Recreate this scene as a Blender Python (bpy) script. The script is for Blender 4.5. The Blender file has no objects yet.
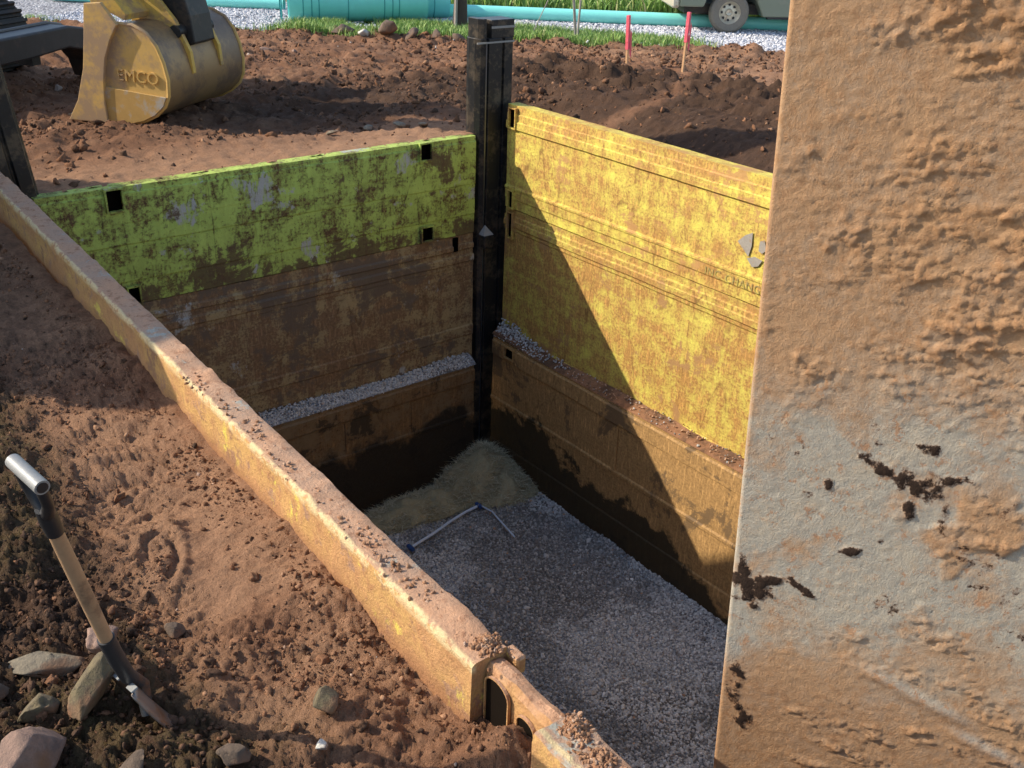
import bpy, math
import numpy as np
from mathutils import Vector, Matrix
R = math.radians
rng = np.random.default_rng(7)
scene = bpy.context.scene
COL = scene.collection

# ------------------------------------------------------------------ noise
def _h(ix, iy, iz, seed):
    n = (ix.astype(np.int64) * 374761393 + iy.astype(np.int64) * 668265263 + iz.astype(np.int64) * 2147483647 + seed * 1274126177) & 0xFFFFFFFF
    n = ((n ^ (n >> 13)) * 1274126177) & 0xFFFFFFFF
    n = ((n ^ (n >> 16)) * 2246822519) & 0xFFFFFFFF
    return ((n ^ (n >> 15)) & 0xFFFFFF) / float(0xFFFFFF)
def vn(x, y, z=None, seed=0):
    x = np.asarray(x, float); y = np.asarray(y, float)
    if z is None:
        ix = np.floor(x); iy = np.floor(y); fx = x - ix; fy = y - iy
        ix = ix.astype(np.int64); iy = iy.astype(np.int64); o = np.zeros_like(ix)
        fx = fx*fx*fx*(fx*(fx*6-15)+10); fy = fy*fy*fy*(fy*(fy*6-15)+10)
        a = _h(ix, iy, o, seed); b = _h(ix+1, iy, o, seed); c = _h(ix, iy+1, o, seed); d = _h(ix+1, iy+1, o, seed)
        return (a*(1-fx)+b*fx)*(1-fy)+(c*(1-fx)+d*fx)*fy
    z = np.asarray(z, float)
    iz = np.floor(z); fz = z-iz; fz = fz*fz*(3-2*fz); iz = iz.astype(np.int64)
    ix = np.floor(x).astype(np.int64); iy = np.floor(y).astype(np.int64)
    fx = x-ix; fy = y-iy; fx = fx*fx*(3-2*fx); fy = fy*fy*(3-2*fy)
    r = 0
    for k, wz in ((0, 1-fz), (1, fz)):
        a = _h(ix, iy, iz+k, seed); b = _h(ix+1, iy, iz+k, seed); c = _h(ix, iy+1, iz+k, seed); d = _h(ix+1, iy+1, iz+k, seed)
        r = r + wz*((a*(1-fx)+b*fx)*(1-fy)+(c*(1-fx)+d*fx)*fy)
    return r
def fbm(x, y, f, o=4, seed=0, g=.5, ang=.6):
    r = 0; a = 1; t = 0; x = np.asarray(x, float); y = np.asarray(y, float)
    for i in range(o):
        c, s = math.cos(ang*(i+1)), math.sin(ang*(i+1))
        r = r + a*vn((x*c-y*s)*f+17.3*i, (x*s+y*c)*f-9.1*i, seed=seed+i); t += a; a *= g; f *= 2.03
    return r/t
def sstep(a, b, x):
    t = np.clip((x-a)/(b-a), 0, 1); return t*t*(3-2*t)

# ------------------------------------------------------------------ object helpers
def link(name, me, mat=None, parent=None):
    o = bpy.data.objects.new(name, me); COL.objects.link(o)
    if mat is not None: me.materials.append(mat)
    if parent is not None: o.parent = parent
    return o
def mesh_np(name, V, F, smooth=False, attrs=None):
    """V (n,3); F (m,k) all of one size"""
    V = np.ascontiguousarray(V, np.float32); F = np.ascontiguousarray(F, np.int32)
    me = bpy.data.meshes.new(name)
    me.vertices.add(len(V)); me.vertices.foreach_set('co', V.ravel())
    k = F.shape[1]
    me.loops.add(F.size); me.loops.foreach_set('vertex_index', F.ravel())
    me.polygons.add(len(F)); me.polygons.foreach_set('loop_start', np.arange(0, F.size, k, dtype=np.int32))
    me.polygons.foreach_set('use_smooth', np.full(len(F), smooth))
    me.update(calc_edges=True)
    for n, v in (attrs or {}).items():
        at = me.attributes.new(n, 'FLOAT', 'POINT'); at.data.foreach_set('value', np.ascontiguousarray(v, np.float32))
    return me
def tag(o, label=None, cat=None, group=None, kind=None):
    if label: o['label'] = label
    if cat: o['category'] = cat
    if group: o['group'] = group
    if kind: o['kind'] = kind
    return o
def empty(name, loc, rz=0):
    o = bpy.data.objects.new(name, None); COL.objects.link(o); o.location = loc; o.rotation_euler = (0, 0, rz); o.empty_display_size = .1
    return o
class MB:
    """collects simple shapes into one mesh"""
    def __init__(s): s.v = []; s.f = []
    def add(s, vs, fs):
        n = len(s.v); s.v += [tuple(v) for v in vs]; s.f += [tuple(i+n for i in f) for f in fs]; return s
    def box(s, c, d, M=None, bev=0):
        x, y, z = d[0]/2, d[1]/2, d[2]/2
        if bev > 0:
            b = bev; vs = []
            # chamfered box from convex points
            import bmesh
            bm = bmesh.new()
            for sx in (-1, 1):
                for sy in (-1, 1):
                    for sz in (-1, 1):
                        bm.verts.new((sx*(x-b), sy*(y-b), sz*z)); bm.verts.new((sx*(x-b), sy*y, sz*(z-b))); bm.verts.new((sx*x, sy*(y-b), sz*(z-b)))
            bmesh.ops.convex_hull(bm, input=bm.verts)
            bm.verts.index_update()
            vs = [v.co.copy() for v in bm.verts]; fs = [[v.index for v in f.verts] for f in bm.faces]
            bm.free()
        else:
            vs = [Vector((a, b, c_)) for a in (-x, x) for b in (-y, y) for c_ in (-z, z)]
            fs = [(0, 1, 3, 2), (4, 6, 7, 5), (0, 4, 5, 1), (2, 3, 7, 6), (0, 2, 6, 4), (1, 5, 7, 3)]
        T = Matrix.Translation(Vector(c)) @ (M.to_4x4() if M is not None else Matrix.Identity(4))
        return s.add([T @ Vector(v) for v in vs], fs)
    def tube(s, pts, r, n=12, cap=True):
        pts = [Vector(p) for p in pts]; rs = r if isinstance(r, (list, tuple)) else [r]*len(pts)
        vs = []; fs = []; up = None
        for i, p in enumerate(pts):
            t = (pts[min(i+1, len(pts)-1)]-pts[max(i-1, 0)]).normalized()
            if up is None:
                up = t.orthogonal().normalized()
            u = (up - t*up.dot(t)).normalized(); up = u; w_ = t.cross(u)
            for k in range(n):
                a = 2*math.pi*k/n; vs.append(p+(u*math.cos(a)+w_*math.sin(a))*rs[i])
        for i in range(len(pts)-1):
            for k in range(n):
                a = i*n+k; b = i*n+(k+1) % n; fs.append((a, b, b+n, a+n))
        if cap:
            fs.append(tuple(range(n-1, -1, -1))); fs.append(tuple((len(pts)-1)*n+k for k in range(n)))
        return s.add(vs, fs)
    def prism(s, poly, a, b, axis='y', M=None):
        """poly of (u,v) in the plane across axis, from a to b along it"""
        def P(u, v, t):
            return {'y': (u, t, v), 'x': (t, u, v), 'z': (u, v, t)}[axis]
        n = len(poly); vs = [P(u, v, a) for u, v in poly]+[P(u, v, b) for u, v in poly]
        if M is not None: vs = [M @ Vector(v) for v in vs]
        fs = [(i, (i+1) % n, n+(i+1) % n, n+i) for i in range(n)]+[tuple(range(n-1, -1, -1)), tuple(range(n, 2*n))]
        return s.add(vs, fs)
    def lathe(s, prof, n=28, M=None):
        """prof of (r, y) round the local y axis"""
        vs = []; fs = []; m = len(prof)
        for k in range(n):
            a = 2*math.pi*k/n
            for r, y in prof: vs.append(Vector((r*math.cos(a), y, r*math.sin(a))))
        for k in range(n):
            for i in range(m-1):
                a = k*m+i; b = ((k+1) % n)*m+i; fs.append((a, a+1, b+1, b))
        if M is not None: vs = [M @ v for v in vs]
        return s.add(vs, fs)
    def build(s, name, mat, parent=None, smooth=False, bevel=0):
        import bmesh
        me = bpy.data.meshes.new(name); me.from_pydata([tuple(v) for v in s.v], [], s.f)
        bm = bmesh.new(); bm.from_mesh(me); bmesh.ops.recalc_face_normals(bm, faces=bm.faces); bm.to_mesh(me); bm.free()
        if smooth:
            for p in me.polygons: p.use_smooth = True
        o = link(name, me, mat, parent)
        if bevel:
            m = o.modifiers.new('bevel', 'BEVEL'); m.width = bevel; m.segments = 2; m.limit_method = 'ANGLE'; m.angle_limit = R(35)
        if smooth and not bevel:
            m = o.modifiers.new('split', 'EDGE_SPLIT'); m.split_angle = R(38)
        return o

# ------------------------------------------------------------------ node helpers
def mat(name):
    m = bpy.data.materials.new(name); m.use_nodes = True; nt = m.node_tree
    return m, nt, nt.nodes['Principled BSDF']
def N(nt, t, **kw):
    n = nt.nodes.new(t)
    for k, v in kw.items():
        if k.startswith('i_'): n.inputs[k[2:].replace('_', ' ')].default_value = v
        else: setattr(n, k, v)
    return n
def L(nt, a, b): nt.links.new(a, b)
def coords(nt, scale=(1, 1, 1), kind='Object'):
    tc = N(nt, 'ShaderNodeTexCoord'); mp = N(nt, 'ShaderNodeMapping'); mp.inputs['Scale'].default_value = scale
    L(nt, tc.outputs[kind], mp.inputs['Vector']); return mp.outputs['Vector']
def noise(nt, vec, scale, detail=6, rough=.6, dist=0):
    n = N(nt, 'ShaderNodeTexNoise'); n.inputs['Scale'].default_value = scale; n.inputs['Detail'].default_value = detail
    n.inputs['Roughness'].default_value = rough; n.inputs['Distortion'].default_value = dist
    L(nt, vec, n.inputs['Vector']); return n.outputs['Fac']
def ramp(nt, fac, stops, interp='LINEAR'):
    n = N(nt, 'ShaderNodeValToRGB'); cr = n.color_ramp; cr.interpolation = interp
    while len(cr.elements) > 1: cr.elements.remove(cr.elements[-1])
    for i, (p, c) in enumerate(stops):
        e = cr.elements[0] if i == 0 else cr.elements.new(p)
        e.position = p; e.color = (*c, 1) if len(c) == 3 else c
    L(nt, fac, n.inputs['Fac']); return n.outputs['Color']
def g(v): return (v, v, v)
def mixc(nt, fac, a, b, blend='MIX'):
    n = N(nt, 'ShaderNodeMix', data_type='RGBA', blend_type=blend)
    for sock, v in ((n.inputs[0], fac), (n.inputs[6], a), (n.inputs[7], b)):
        if isinstance(v, (int, float)): sock.default_value = v
        elif isinstance(v, tuple): sock.default_value = (*v, 1) if len(v) == 3 else v
        else: L(nt, v, sock)
    return n.outputs[2]
def mth(nt, op, a, b=None, c=None, clamp=False):
    n = N(nt, 'ShaderNodeMath', operation=op); n.use_clamp = clamp
    for i, v in enumerate((a, b, c)):
        if v is None: continue
        if isinstance(v, (int, float)): n.inputs[i].default_value = v
        else: L(nt, v, n.inputs[i])
    return n.outputs[0]
def attr(nt, name):
    n = N(nt, 'ShaderNodeAttribute'); n.attribute_name = name; return n.outputs['Fac']
def bump(nt, bsdf, h, strength=.5, dist=.01):
    b = N(nt, 'ShaderNodeBump'); b.inputs['Strength'].default_value = strength; b.inputs['Distance'].default_value = dist
    L(nt, h, b.inputs['Height']); L(nt, b.outputs['Normal'], bsdf.inputs['Normal'])
def thr(nt, fac, a, b):
    n = N(nt, 'ShaderNodeMapRange'); n.inputs['From Min'].default_value = a; n.inputs['From Max'].default_value = b
    L(nt, fac, n.inputs['Value']); return n.outputs['Result']

# soil: colour from painted-in kinds of soil (damp with painted shade / sandy / grassy / stony) stored per vertex
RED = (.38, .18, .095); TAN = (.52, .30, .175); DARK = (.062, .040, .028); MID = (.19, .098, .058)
def soil_material():
    m, nt, b = mat('soil'); v = coords(nt, kind='Object')
    n1 = noise(nt, v, 2.2, 8, .65); n2 = noise(nt, v, 14, 8, .7); n3 = noise(nt, v, 75, 6, .75); n4 = noise(nt, v, 260, 3, .7)
    base = mixc(nt, thr(nt, n2, .35, .68), MID, RED)
    base = mixc(nt, mth(nt, 'MULTIPLY', thr(nt, n1, .45, .75), .6), base, TAN)
    sand = mth(nt, 'ADD', attr(nt, 'sand'), mth(nt, 'MULTIPLY_ADD', n2, .8, -.42), clamp=True)
    base = mixc(nt, mth(nt, 'MULTIPLY', sand, .8), base, TAN)
    mo = mth(nt, 'ADD', attr(nt, 'moist_shade'), mth(nt, 'MULTIPLY_ADD', n2, 1.5, -.75), clamp=True)
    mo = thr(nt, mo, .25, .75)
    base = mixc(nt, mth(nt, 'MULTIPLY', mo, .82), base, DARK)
    ol = mth(nt, 'MULTIPLY', attr(nt, 'olive'), thr(nt, n2, .35, .6))
    base = mixc(nt, ol, base, (.19, .15, .06))
    # grit
    vor = N(nt, 'ShaderNodeTexVoronoi'); vor.inputs['Scale'].default_value = 120; L(nt, v, vor.inputs['Vector'])
    gr = attr(nt, 'gravel')
    grc = ramp(nt, vor.outputs['Color'], [(0, (.16, .15, .15)), (.5, (.36, .35, .36)), (1, (.66, .65, .66))])
    vor2 = N(nt, 'ShaderNodeTexVoronoi'); vor2.inputs['Scale'].default_value = 24; L(nt, v, vor2.inputs['Vector'])
    grc2 = ramp(nt, vor2.outputs['Color'], [(0, (.10, .10, .11)), (.45, (.36, .35, .37)), (1, (.80, .79, .80))])
    gm = thr(nt, mth(nt, 'ADD', gr, mth(nt, 'MULTIPLY_ADD', n2, 1.2, -.6), clamp=True), .35, .65)
    base = mixc(nt, gm, base, grc2)
    gs = thr(nt, mth(nt, 'ADD', attr(nt, 'turf'), mth(nt, 'MULTIPLY_ADD', n2, 1.2, -.6), clamp=True), .35, .65)
    base = mixc(nt, gs, base, mixc(nt, n3, (.06, .10, .02), (.16, .2, .05)))
    fine = ramp(nt, n3, [(.25, g(.62)), (.55, g(1)), (.8, g(1.3))])
    base = mixc(nt, .8, base, fine, 'MULTIPLY')
    L(nt, base, b.inputs['Base Color'])
    b.inputs['Roughness'].default_value = .95
    b.inputs['Specular IOR Level'].default_value = .12
    h = mth(nt, 'ADD', mth(nt, 'MULTIPLY', n3, 1.0), mth(nt, 'MULTIPLY', n4, .35))
    h = mth(nt, 'ADD', h, mth(nt, 'MULTIPLY', mth(nt, 'MULTIPLY', vor2.outputs['Distance'], gm), -2.5))
    bump(nt, b, h, 1.0, .020)
    return m
def clod_material():
    m, nt, b = mat('clod'); v = coords(nt); n2 = noise(nt, v, 60, 6, .7)
    t = attr(nt, 'tone')
    c = ramp(nt, t, [(0, (.05, .032, .022)), (.35, (.12, .066, .04)), (.7, (.26, .125, .065)), (.9, (.42, .24, .14)), (1, (.5, .45, .4))])
    c = mixc(nt, .8, c, ramp(nt, n2, [(.25, g(.6)), (.75, g(1.3))]), 'MULTIPLY')
    L(nt, c, b.inputs['Base Color']); b.inputs['Roughness'].default_value = .95; b.inputs['Specular IOR Level'].default_value = .15
    bump(nt, b, n2, .7, .01); return m
def stone_material(name, a, c_, scale=30):
    m, nt, b = mat(name); v = coords(nt); n1 = noise(nt, v, scale, 8, .7); n2 = noise(nt, v, scale*.2, 4, .6)
    col = mixc(nt, thr(nt, n1, .35, .65), a, c_); col = mixc(nt, thr(nt, n2, .52, .66), col, (.24, .12, .06))
    L(nt, col, b.inputs['Base Color']); b.inputs['Roughness'].default_value = .9; bump(nt, b, n1, .8, .012); return m
def gravel_material():
    m, nt, b = mat('crushed_gravel'); v = coords(nt); n2 = noise(nt, v, 150, 4, .7); t = attr(nt, 'tone')
    c = ramp(nt, t, [(0, (.19, .18, .165)), (.4, (.45, .43, .40)), (.85, (.68, .66, .62)), (.97, (.78, .76, .72)), (1, (.5, .3, .18))])
    c = mixc(nt, .5, c, ramp(nt, n2, [(.3, g(.7)), (.7, g(1.25))]), 'MULTIPLY')
    L(nt, c, b.inputs['Base Color']); b.inputs['Roughness'].default_value = .85; return m
def floor_material():
    m, nt, b = mat('gravel_bed'); v = coords(nt); vor = N(nt, 'ShaderNodeTexVoronoi'); vor.inputs['Scale'].default_value = 55; L(nt, v, vor.inputs['Vector'])
    c = ramp(nt, vor.outputs['Color'], [(0, (.13, .13, .13)), (.5, (.33, .33, .33)), (1, (.55, .54, .53))])
    n = noise(nt, v, 1.3, 5, .6)
    c = mixc(nt, mth(nt, 'MULTIPLY', thr(nt, n, .45, .65), .7), c, (.09, .07, .05)); L(nt, c, b.inputs['Base Color']); b.inputs['Roughness'].default_value = .9
    bump(nt, b, vor.outputs['Distance'], 1, .02); return m
M_SOIL = soil_material(); M_CLOD = clod_material(); M_GRAV = gravel_material(); M_FLOOR = floor_material()

# painted, rusted, muddy steel.  layers: paint, rust blotches, dark grime, grey bare metal, dust, wet mud below z
def steel_panel(name, paint, paint2, rust, rust_amt, grime=(.035, .026, .018), grime_amt=.5, scrape=.0, zmud=None, mudcol=(.05, .04, .03), streak=1.0, gbreak=None, seed=0.0, mudfade=.25, zstain=None, soft=.03, hmix=.45, gl=.645, mudx=0.0):
    m, nt, b = mat(name)
    tc = N(nt, 'ShaderNodeTexCoord'); mp = N(nt, 'ShaderNodeMapping'); mp.inputs['Location'].default_value = (seed, 0, 0)
    L(nt, tc.outputs['Object'], mp.inputs['Vector']); v = mp.outputs['Vector']
    ms = N(nt, 'ShaderNodeMapping'); ms.inputs['Scale'].default_value = (1, 1, .16); L(nt, v, ms.inputs['Vector']); vs = ms.outputs['Vector']
    sp = N(nt, 'ShaderNodeSeparateXYZ'); L(nt, tc.outputs['Object'], sp.inputs[0]); z = sp.outputs['Z']
    big = noise(nt, v, 1.6, 6, .6, .4); med = noise(nt, v, 7, 9, .68, .3); fin = noise(nt, v, 45, 8, .75); st = noise(nt, vs, 9, 7, .65, .5); stf = noise(nt, vs, 45, 6, .7); hf = noise(nt, v, 180, 3, .7)
    p = mixc(nt, thr(nt, med, .38, .66), paint, paint2)
    mh = N(nt, 'ShaderNodeMapping'); mh.inputs['Scale'].default_value = (.12, 1, 1.3); L(nt, v, mh.inputs['Vector']); ho = noise(nt, mh.outputs['Vector'], 7, 7, .68, .3)
    st = mth(nt, 'ADD', mth(nt, 'MULTIPLY', st, 1-hmix), mth(nt, 'MULTIPLY', ho, hmix))
    f = mth(nt, 'ADD', mth(nt, 'MULTIPLY', st, .45*streak), mth(nt, 'ADD', mth(nt, 'MULTIPLY', med, .32), mth(nt, 'ADD', mth(nt, 'MULTIPLY', fin, .37), mth(nt, 'MULTIPLY', big, .20))))
    c0 = .67+.225*(streak-1)+(.5-rust_amt)*.36
    rm = thr(nt, f, c0-soft, c0+soft*1.1)
    rcol = mixc(nt, thr(nt, fin, .35, .68), rust, tuple(x*.42 for x in rust))
    rcol = mixc(nt, thr(nt, stf, .52, .7), rcol, tuple(min(1, x*1.4) for x in rust))
    film = mth(nt, 'MULTIPLY', thr(nt, noise(nt, vs, 16, 8, .72, .3), .40, .70), .5)
    p = mixc(nt, film, p, tuple(a*.55+b_*.45 for a, b_ in zip(paint2, rust)))
    c = mixc(nt, rm, p, rcol)
    # fine scratches and chips
    chip = thr(nt, fin, .585, .64); c = mixc(nt, mth(nt, 'MULTIPLY', chip, .75), c, tuple(x*.45 for x in rust))
    vor = N(nt, 'ShaderNodeTexVoronoi', feature='DISTANCE_TO_EDGE'); vor.inputs['Scale'].default_value = 3.3
    dv = N(nt, 'ShaderNodeMixRGB'); dv.inputs[0].default_value = .16; nn = N(nt, 'ShaderNodeTexNoise'); nn.inputs['Scale'].default_value = 4; L(nt, vs, nn.inputs['Vector'])
    L(nt, vs, dv.inputs[1]); L(nt, nn.outputs['Color'], dv.inputs[2]); L(nt, dv.outputs[0], vor.inputs['Vector'])
    scr = mth(nt, 'MULTIPLY', thr(nt, vor.outputs['Distance'], .012, .004), thr(nt, med, .42, .6)); c = mixc(nt, mth(nt, 'MULTIPLY', scr, .7), c, tuple(x*.35 for x in rust))
    if scrape > 0:
        s2 = noise(nt, v, 2.7, 8, .66, .2); sm = mth(nt, 'MULTIPLY', thr(nt, s2, .66-scrape, .69-scrape), thr(nt, stf, .38, .52))
        c = mixc(nt, sm, c, (.42, .41, .37))
    if grime_amt > 0:
        g2 = noise(nt, v, 2.1, 10, .74, .5); gf = mth(nt, 'ADD', mth(nt, 'MULTIPLY', g2, .7), mth(nt, 'MULTIPLY', st, .3))
        if zstain is not None:      # spilled soil stain that thickens towards one height
            gf = mth(nt, 'ADD', gf, mth(nt, 'MULTIPLY', thr(nt, z, zstain[0], zstain[1]), zstain[2]))
        gm = mth(nt, 'MULTIPLY', thr(nt, gf, gl-grime_amt*.2, gl+.03-grime_amt*.2), .9)
        c = mixc(nt, mth(nt, 'MULTIPLY', gm, thr(nt, fin, .2, .38)), c, grime)
    if zmud is not None:
        zz = mth(nt, 'ADD', z, mth(nt, 'MULTIPLY_ADD', big, 1.3, -.65)); zz = mth(nt, 'ADD', zz, mth(nt, 'MULTIPLY_ADD', med, .5, -.25)); zz = mth(nt, 'ADD', zz, mth(nt, 'MULTIPLY', sp.outputs['X'], mudx))
        mm = thr(nt, zz, zmud+mudfade*.3, zmud-mudfade*.3)
        c = mixc(nt, mth(nt, 'MULTIPLY', mm, .93), c, mixc(nt, thr(nt, fin, .45, .7), mudcol, tuple(x*2.0 for x in mudcol)))
    c = mixc(nt, .55, c, ramp(nt, hf, [(.3, g(.75)), (.7, g(1.2))]), 'MULTIPLY')
    L(nt, c, b.inputs['Base Color'])
    b.inputs['Roughness'].default_value = .72; b.inputs['Specular IOR Level'].default_value = .3
    h = mth(nt, 'ADD', mth(nt, 'MULTIPLY', fin, .6), mth(nt, 'ADD', mth(nt, 'MULTIPLY', rm, .5), mth(nt, 'MULTIPLY', st, .8)))
    bump(nt, b, h, .55, .006)
    return m
def simple(name, col, rough=.6, metal=0, var=.25, scale=25, dirt=None, dirt_thr=.55, bumpd=.003, spec=.4):
    m, nt, b = mat(name); v = coords(nt); n = noise(nt, v, scale, 8, .7); n2 = noise(nt, v, scale*.18, 6, .65)
    c = mixc(nt, n, tuple(x*(1-var) for x in col), tuple(min(1, x*(1+var)) for x in col))
    if dirt: c = mixc(nt, mth(nt, 'MULTIPLY', thr(nt, mth(nt, 'ADD', mth(nt, 'MULTIPLY', n2, .65), mth(nt, 'MULTIPLY', n, .35)), dirt_thr-.04, dirt_thr+.05), .9), c, dirt)
    L(nt, c, b.inputs['Base Color']); b.inputs['Roughness'].default_value = rough; b.inputs['Metallic'].default_value = metal; b.inputs['Specular IOR Level'].default_value = spec
    bump(nt, b, n, .4, bumpd); return m

M_YEL = steel_panel('yellow_painted_steel', (.76, .68, .12), (.66, .52, .10), (.60, .32, .09), .53, soft=.06, grime=(.50, .27, .10), grime_amt=.45, scrape=.0, streak=1.0, hmix=.55)
M_YEL2 = steel_panel('yellow_painted_steel_mid', (.72, .65, .12), (.64, .52, .10), (.58, .31, .09), .57, soft=.06, grime=(.40, .22, .09), grime_amt=.45, scrape=.0, seed=3.3, zstain=(-.9, -1.5, .07))
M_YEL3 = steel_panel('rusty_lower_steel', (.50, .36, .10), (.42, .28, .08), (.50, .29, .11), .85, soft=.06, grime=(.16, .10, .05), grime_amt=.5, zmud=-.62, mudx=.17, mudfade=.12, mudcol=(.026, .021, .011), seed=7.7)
M_GRN = steel_panel('green_painted_steel', (.48, .60, .13), (.38, .50, .10), (.17, .09, .04), .42, soft=.045, grime=(.12, .075, .04), grime_amt=.40, scrape=.075, seed=4.4, zstain=(-.55, -.88, .09))
M_GRN2 = steel_panel('rusty_brown_steel', (.40, .30, .15), (.32, .25, .13), (.28, .17, .09), .55, grime=(.14, .105, .075), grime_amt=.62, scrape=.04, seed=5.1)
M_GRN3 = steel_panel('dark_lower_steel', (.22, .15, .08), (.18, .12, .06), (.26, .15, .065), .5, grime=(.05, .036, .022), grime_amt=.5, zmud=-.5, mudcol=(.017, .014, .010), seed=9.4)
M_ORG = steel_panel('orange_dusty_steel', (.70, .40, .10), (.66, .43, .11), (.58, .29, .12), .6, grime=(.42, .22, .11), grime_amt=.5, seed=2.2, streak=.6)
M_ORGTOP = None
M_HOLE = simple('slot_shade_black', (.009, .006, .004), .95, spec=.05)  # near-black colour stands in for shade inside the slots
M_SLOT = simple('slot_frame_rust', (.20, .075, .035), .85, var=.5)
M_POST = simple('black_steel', (.016, .017, .019), .38, .3, .3, 30, dirt=(.09, .07, .05), dirt_thr=.53, spec=.5)
M_DUSTCAP = simple('dusty_grey', (.30, .28, .25), .9, var=.3)

# ------------------------------------------------------------------ trench panels
def grid_strip(xs, rows, thickness, wob, seed, drop=()):
    """front face grid: xs along the length, rows = list of (z, out) from top down; closed with top, ends, back"""
    xs = np.array(xs); nz = len(rows); nx = len(xs)
    Z = np.array([r[0] for r in rows]); O = np.array([r[1] for r in rows])
    X, ZZ = np.meshgrid(xs, Z); OO = np.repeat(O[:, None], nx, 1)
    w_ = (fbm(X, ZZ, 1.3, 3, seed)-.5)*wob*2.2+(fbm(X, ZZ, 6, 2, seed+9)-.5)*wob*.6
    ztop = rows[0][0]
    zj = ZZ+(fbm(X, ZZ*0, 5, 3, seed+5)-.5)*.006
    F_ = np.stack([X, -(OO+w_), zj], -1).reshape(-1, 3)
    idx = np.arange(nz*nx).reshape(nz, nx)
    faces = []
    for j in range(nz-1):
        for i in range(nx-1):
            cx = (xs[i]+xs[i+1])/2; cz = (Z[j]+Z[j+1])/2
            if any(a < cx < b and c < cz < d for a, b, c, d in drop): continue
            faces.append((idx[j, i], idx[j+1, i], idx[j+1, i+1], idx[j, i+1]))
    V = [tuple(p) for p in F_]
    n0 = len(V)
    for i in range(nx): V.append((xs[i], thickness, zj[0, i]))
    for i in range(nx): V.append((xs[i], thickness, Z[-1]))
    for i in range(nx-1):
        faces.append((idx[0, i], idx[0, i+1], n0+i+1, n0+i)); faces.append((n0+i, n0+i+1, n0+nx+i+1, n0+nx+i)); faces.append((n0+nx+i, n0+nx+i+1, idx[-1, i+1], idx[-1, i]))
    for e, flip in ((0, 0), (nx-1, 1)):
        loop = [idx[j, e] for j in range(nz)]+[n0+nx+e, n0+e]
        faces.append(tuple(loop if not flip else loop[::-1]))
    return V, faces
def pocket(mb, a, b, c, d, y0, depth):
    """open-fronted box behind a hole"""
    vs = [(x, y, z) for y in (y0, y0+depth) for x, z in ((a, c), (b, c), (b, d), (a, d))]
    mb.add(vs, [(0, 1, 5, 4), (1, 2, 6, 5), (2, 3, 7, 6), (3, 0, 4, 7), (4, 5, 6, 7)])
def panel(name, loc, rz, length, rows, mat_, slots=(), thickness=.11, wob=.005, seed=0, frames=True):
    root = empty(name, loc, rz)
    xs = set(np.round(np.linspace(0, length, int(length/.05)+1), 4))
    for a, b, c, d in slots: xs |= {a, b}
    xs = sorted(xs); xs = [x for i, x in enumerate(xs) if i == 0 or x-xs[i-1] > 1e-4]
    zr = [r[0] for r in rows]; rr = list(rows)
    for a, b, c, d in slots:
        for zz in (c, d):
            if all(abs(zz-z_) > 1e-4 for z_ in [r[0] for r in rr]):
                rs = sorted(rr, key=lambda r: -r[0]); o = np.interp(-zz, [-r[0] for r in rs], [r[1] for r in rs]); rr.append((zz, float(o)))
    # keep duplicate-z ordering (steps) : stable sort by -z
    rr = sorted(rr, key=lambda r: -r[0])
    dense = []
    for i, r in enumerate(rr):
        dense.append(r)
        if i+1 < len(rr):
            gap = r[0]-rr[i+1][0]
            if gap > .12:
                k = int(gap/.08)
                for q in range(1, k): dense.append((r[0]-gap*q/k, r[1]+(rr[i+1][1]-r[1])*q/k))
    V, F = grid_strip(xs, dense, thickness, wob, seed, slots)
    me = bpy.data.meshes.new('face_plate'); me.from_pydata(V, [], F); me.update()
    o = link('face_plate', me, mat_, root)
    for a, b, c, d in slots:
        mb = MB(); pocket(mb, a, b, c, d, -.012, .07); so = mb.build('lifting_slot', M_HOLE, root)
        if frames:
            fm = MB(); t = .012; y = -.012-max(r[1] for r in rr)
            for cx, cz, w_, h in (((a+b)/2, d+t/2, b-a+2*t, t), ((a+b)/2, c-t/2, b-a+2*t, t), (a-t/2, (c+d)/2, t, d-c), (b+t/2, (c+d)/2, t, d-c)):
                fm.box((cx, -.012-np.interp(0, [0], [0])-.008, cz), (w_, .03, h))
            fm.build('slot_frame', mat_, so)
    return root

# pit: inner faces  green wall y=7.1, yellow wall x=5.60, orange wall x~1.27..1.41
PX0, PX1, PY0, PY1, ZF = 1.25, 5.66, -1.25, 7.16, -3.62
def step_rows(spec):
    rows = []
    for z0, z1, o in spec: rows += [(z0, o), (z1+.004, o)]
    return rows
ytop = step_rows([(0, -.07, .0), (-.075, -.135, .010), (-.14, -.205, .020), (-.215, -.715, .0), (-.725, -.745, .02), (-.75, -.83, .012), (-.84, -.925, .004)])
p = panel('yellow_trench_panel', (5.60, 7.02, .0), -math.pi/2, 8.2, ytop, M_YEL, slots=[(.05, .13, -.19, -.03), (.07, .13, -.91, -.76)], seed=11)
tag(p, 'yellow painted steel panel with worn letters, topmost on the sunlit right wall', 'trench panel', 'steel panels lining the trench')
YT = p
ymid = step_rows([(-.0, -.055, .0), (-.06, -.10, .014), (-.105, -.155, .022), (-.165, -.195, .008), (-.205, -1.22, 0), (-1.225, -1.42, .012)])
p = panel('yellow_trench_panel', (5.603, 7.02, -.932), -math.pi/2, 8.2, ymid, M_YEL2, slots=[(.07, .13, -.26, -.03)], seed=21, thickness=.107)
tag(p, 'yellow trench panel crossed by a diagonal shadow just above the dirt ledge', 'trench panel', 'steel panels lining the trench')
ylow = step_rows([(0, -.02, .0), (-.03, -.17, .016), (-.18, -.62, .0), (-.63, -.66, .012), (-.67, -1.1, 0), (-1.11, -1.6, .01)])
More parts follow.
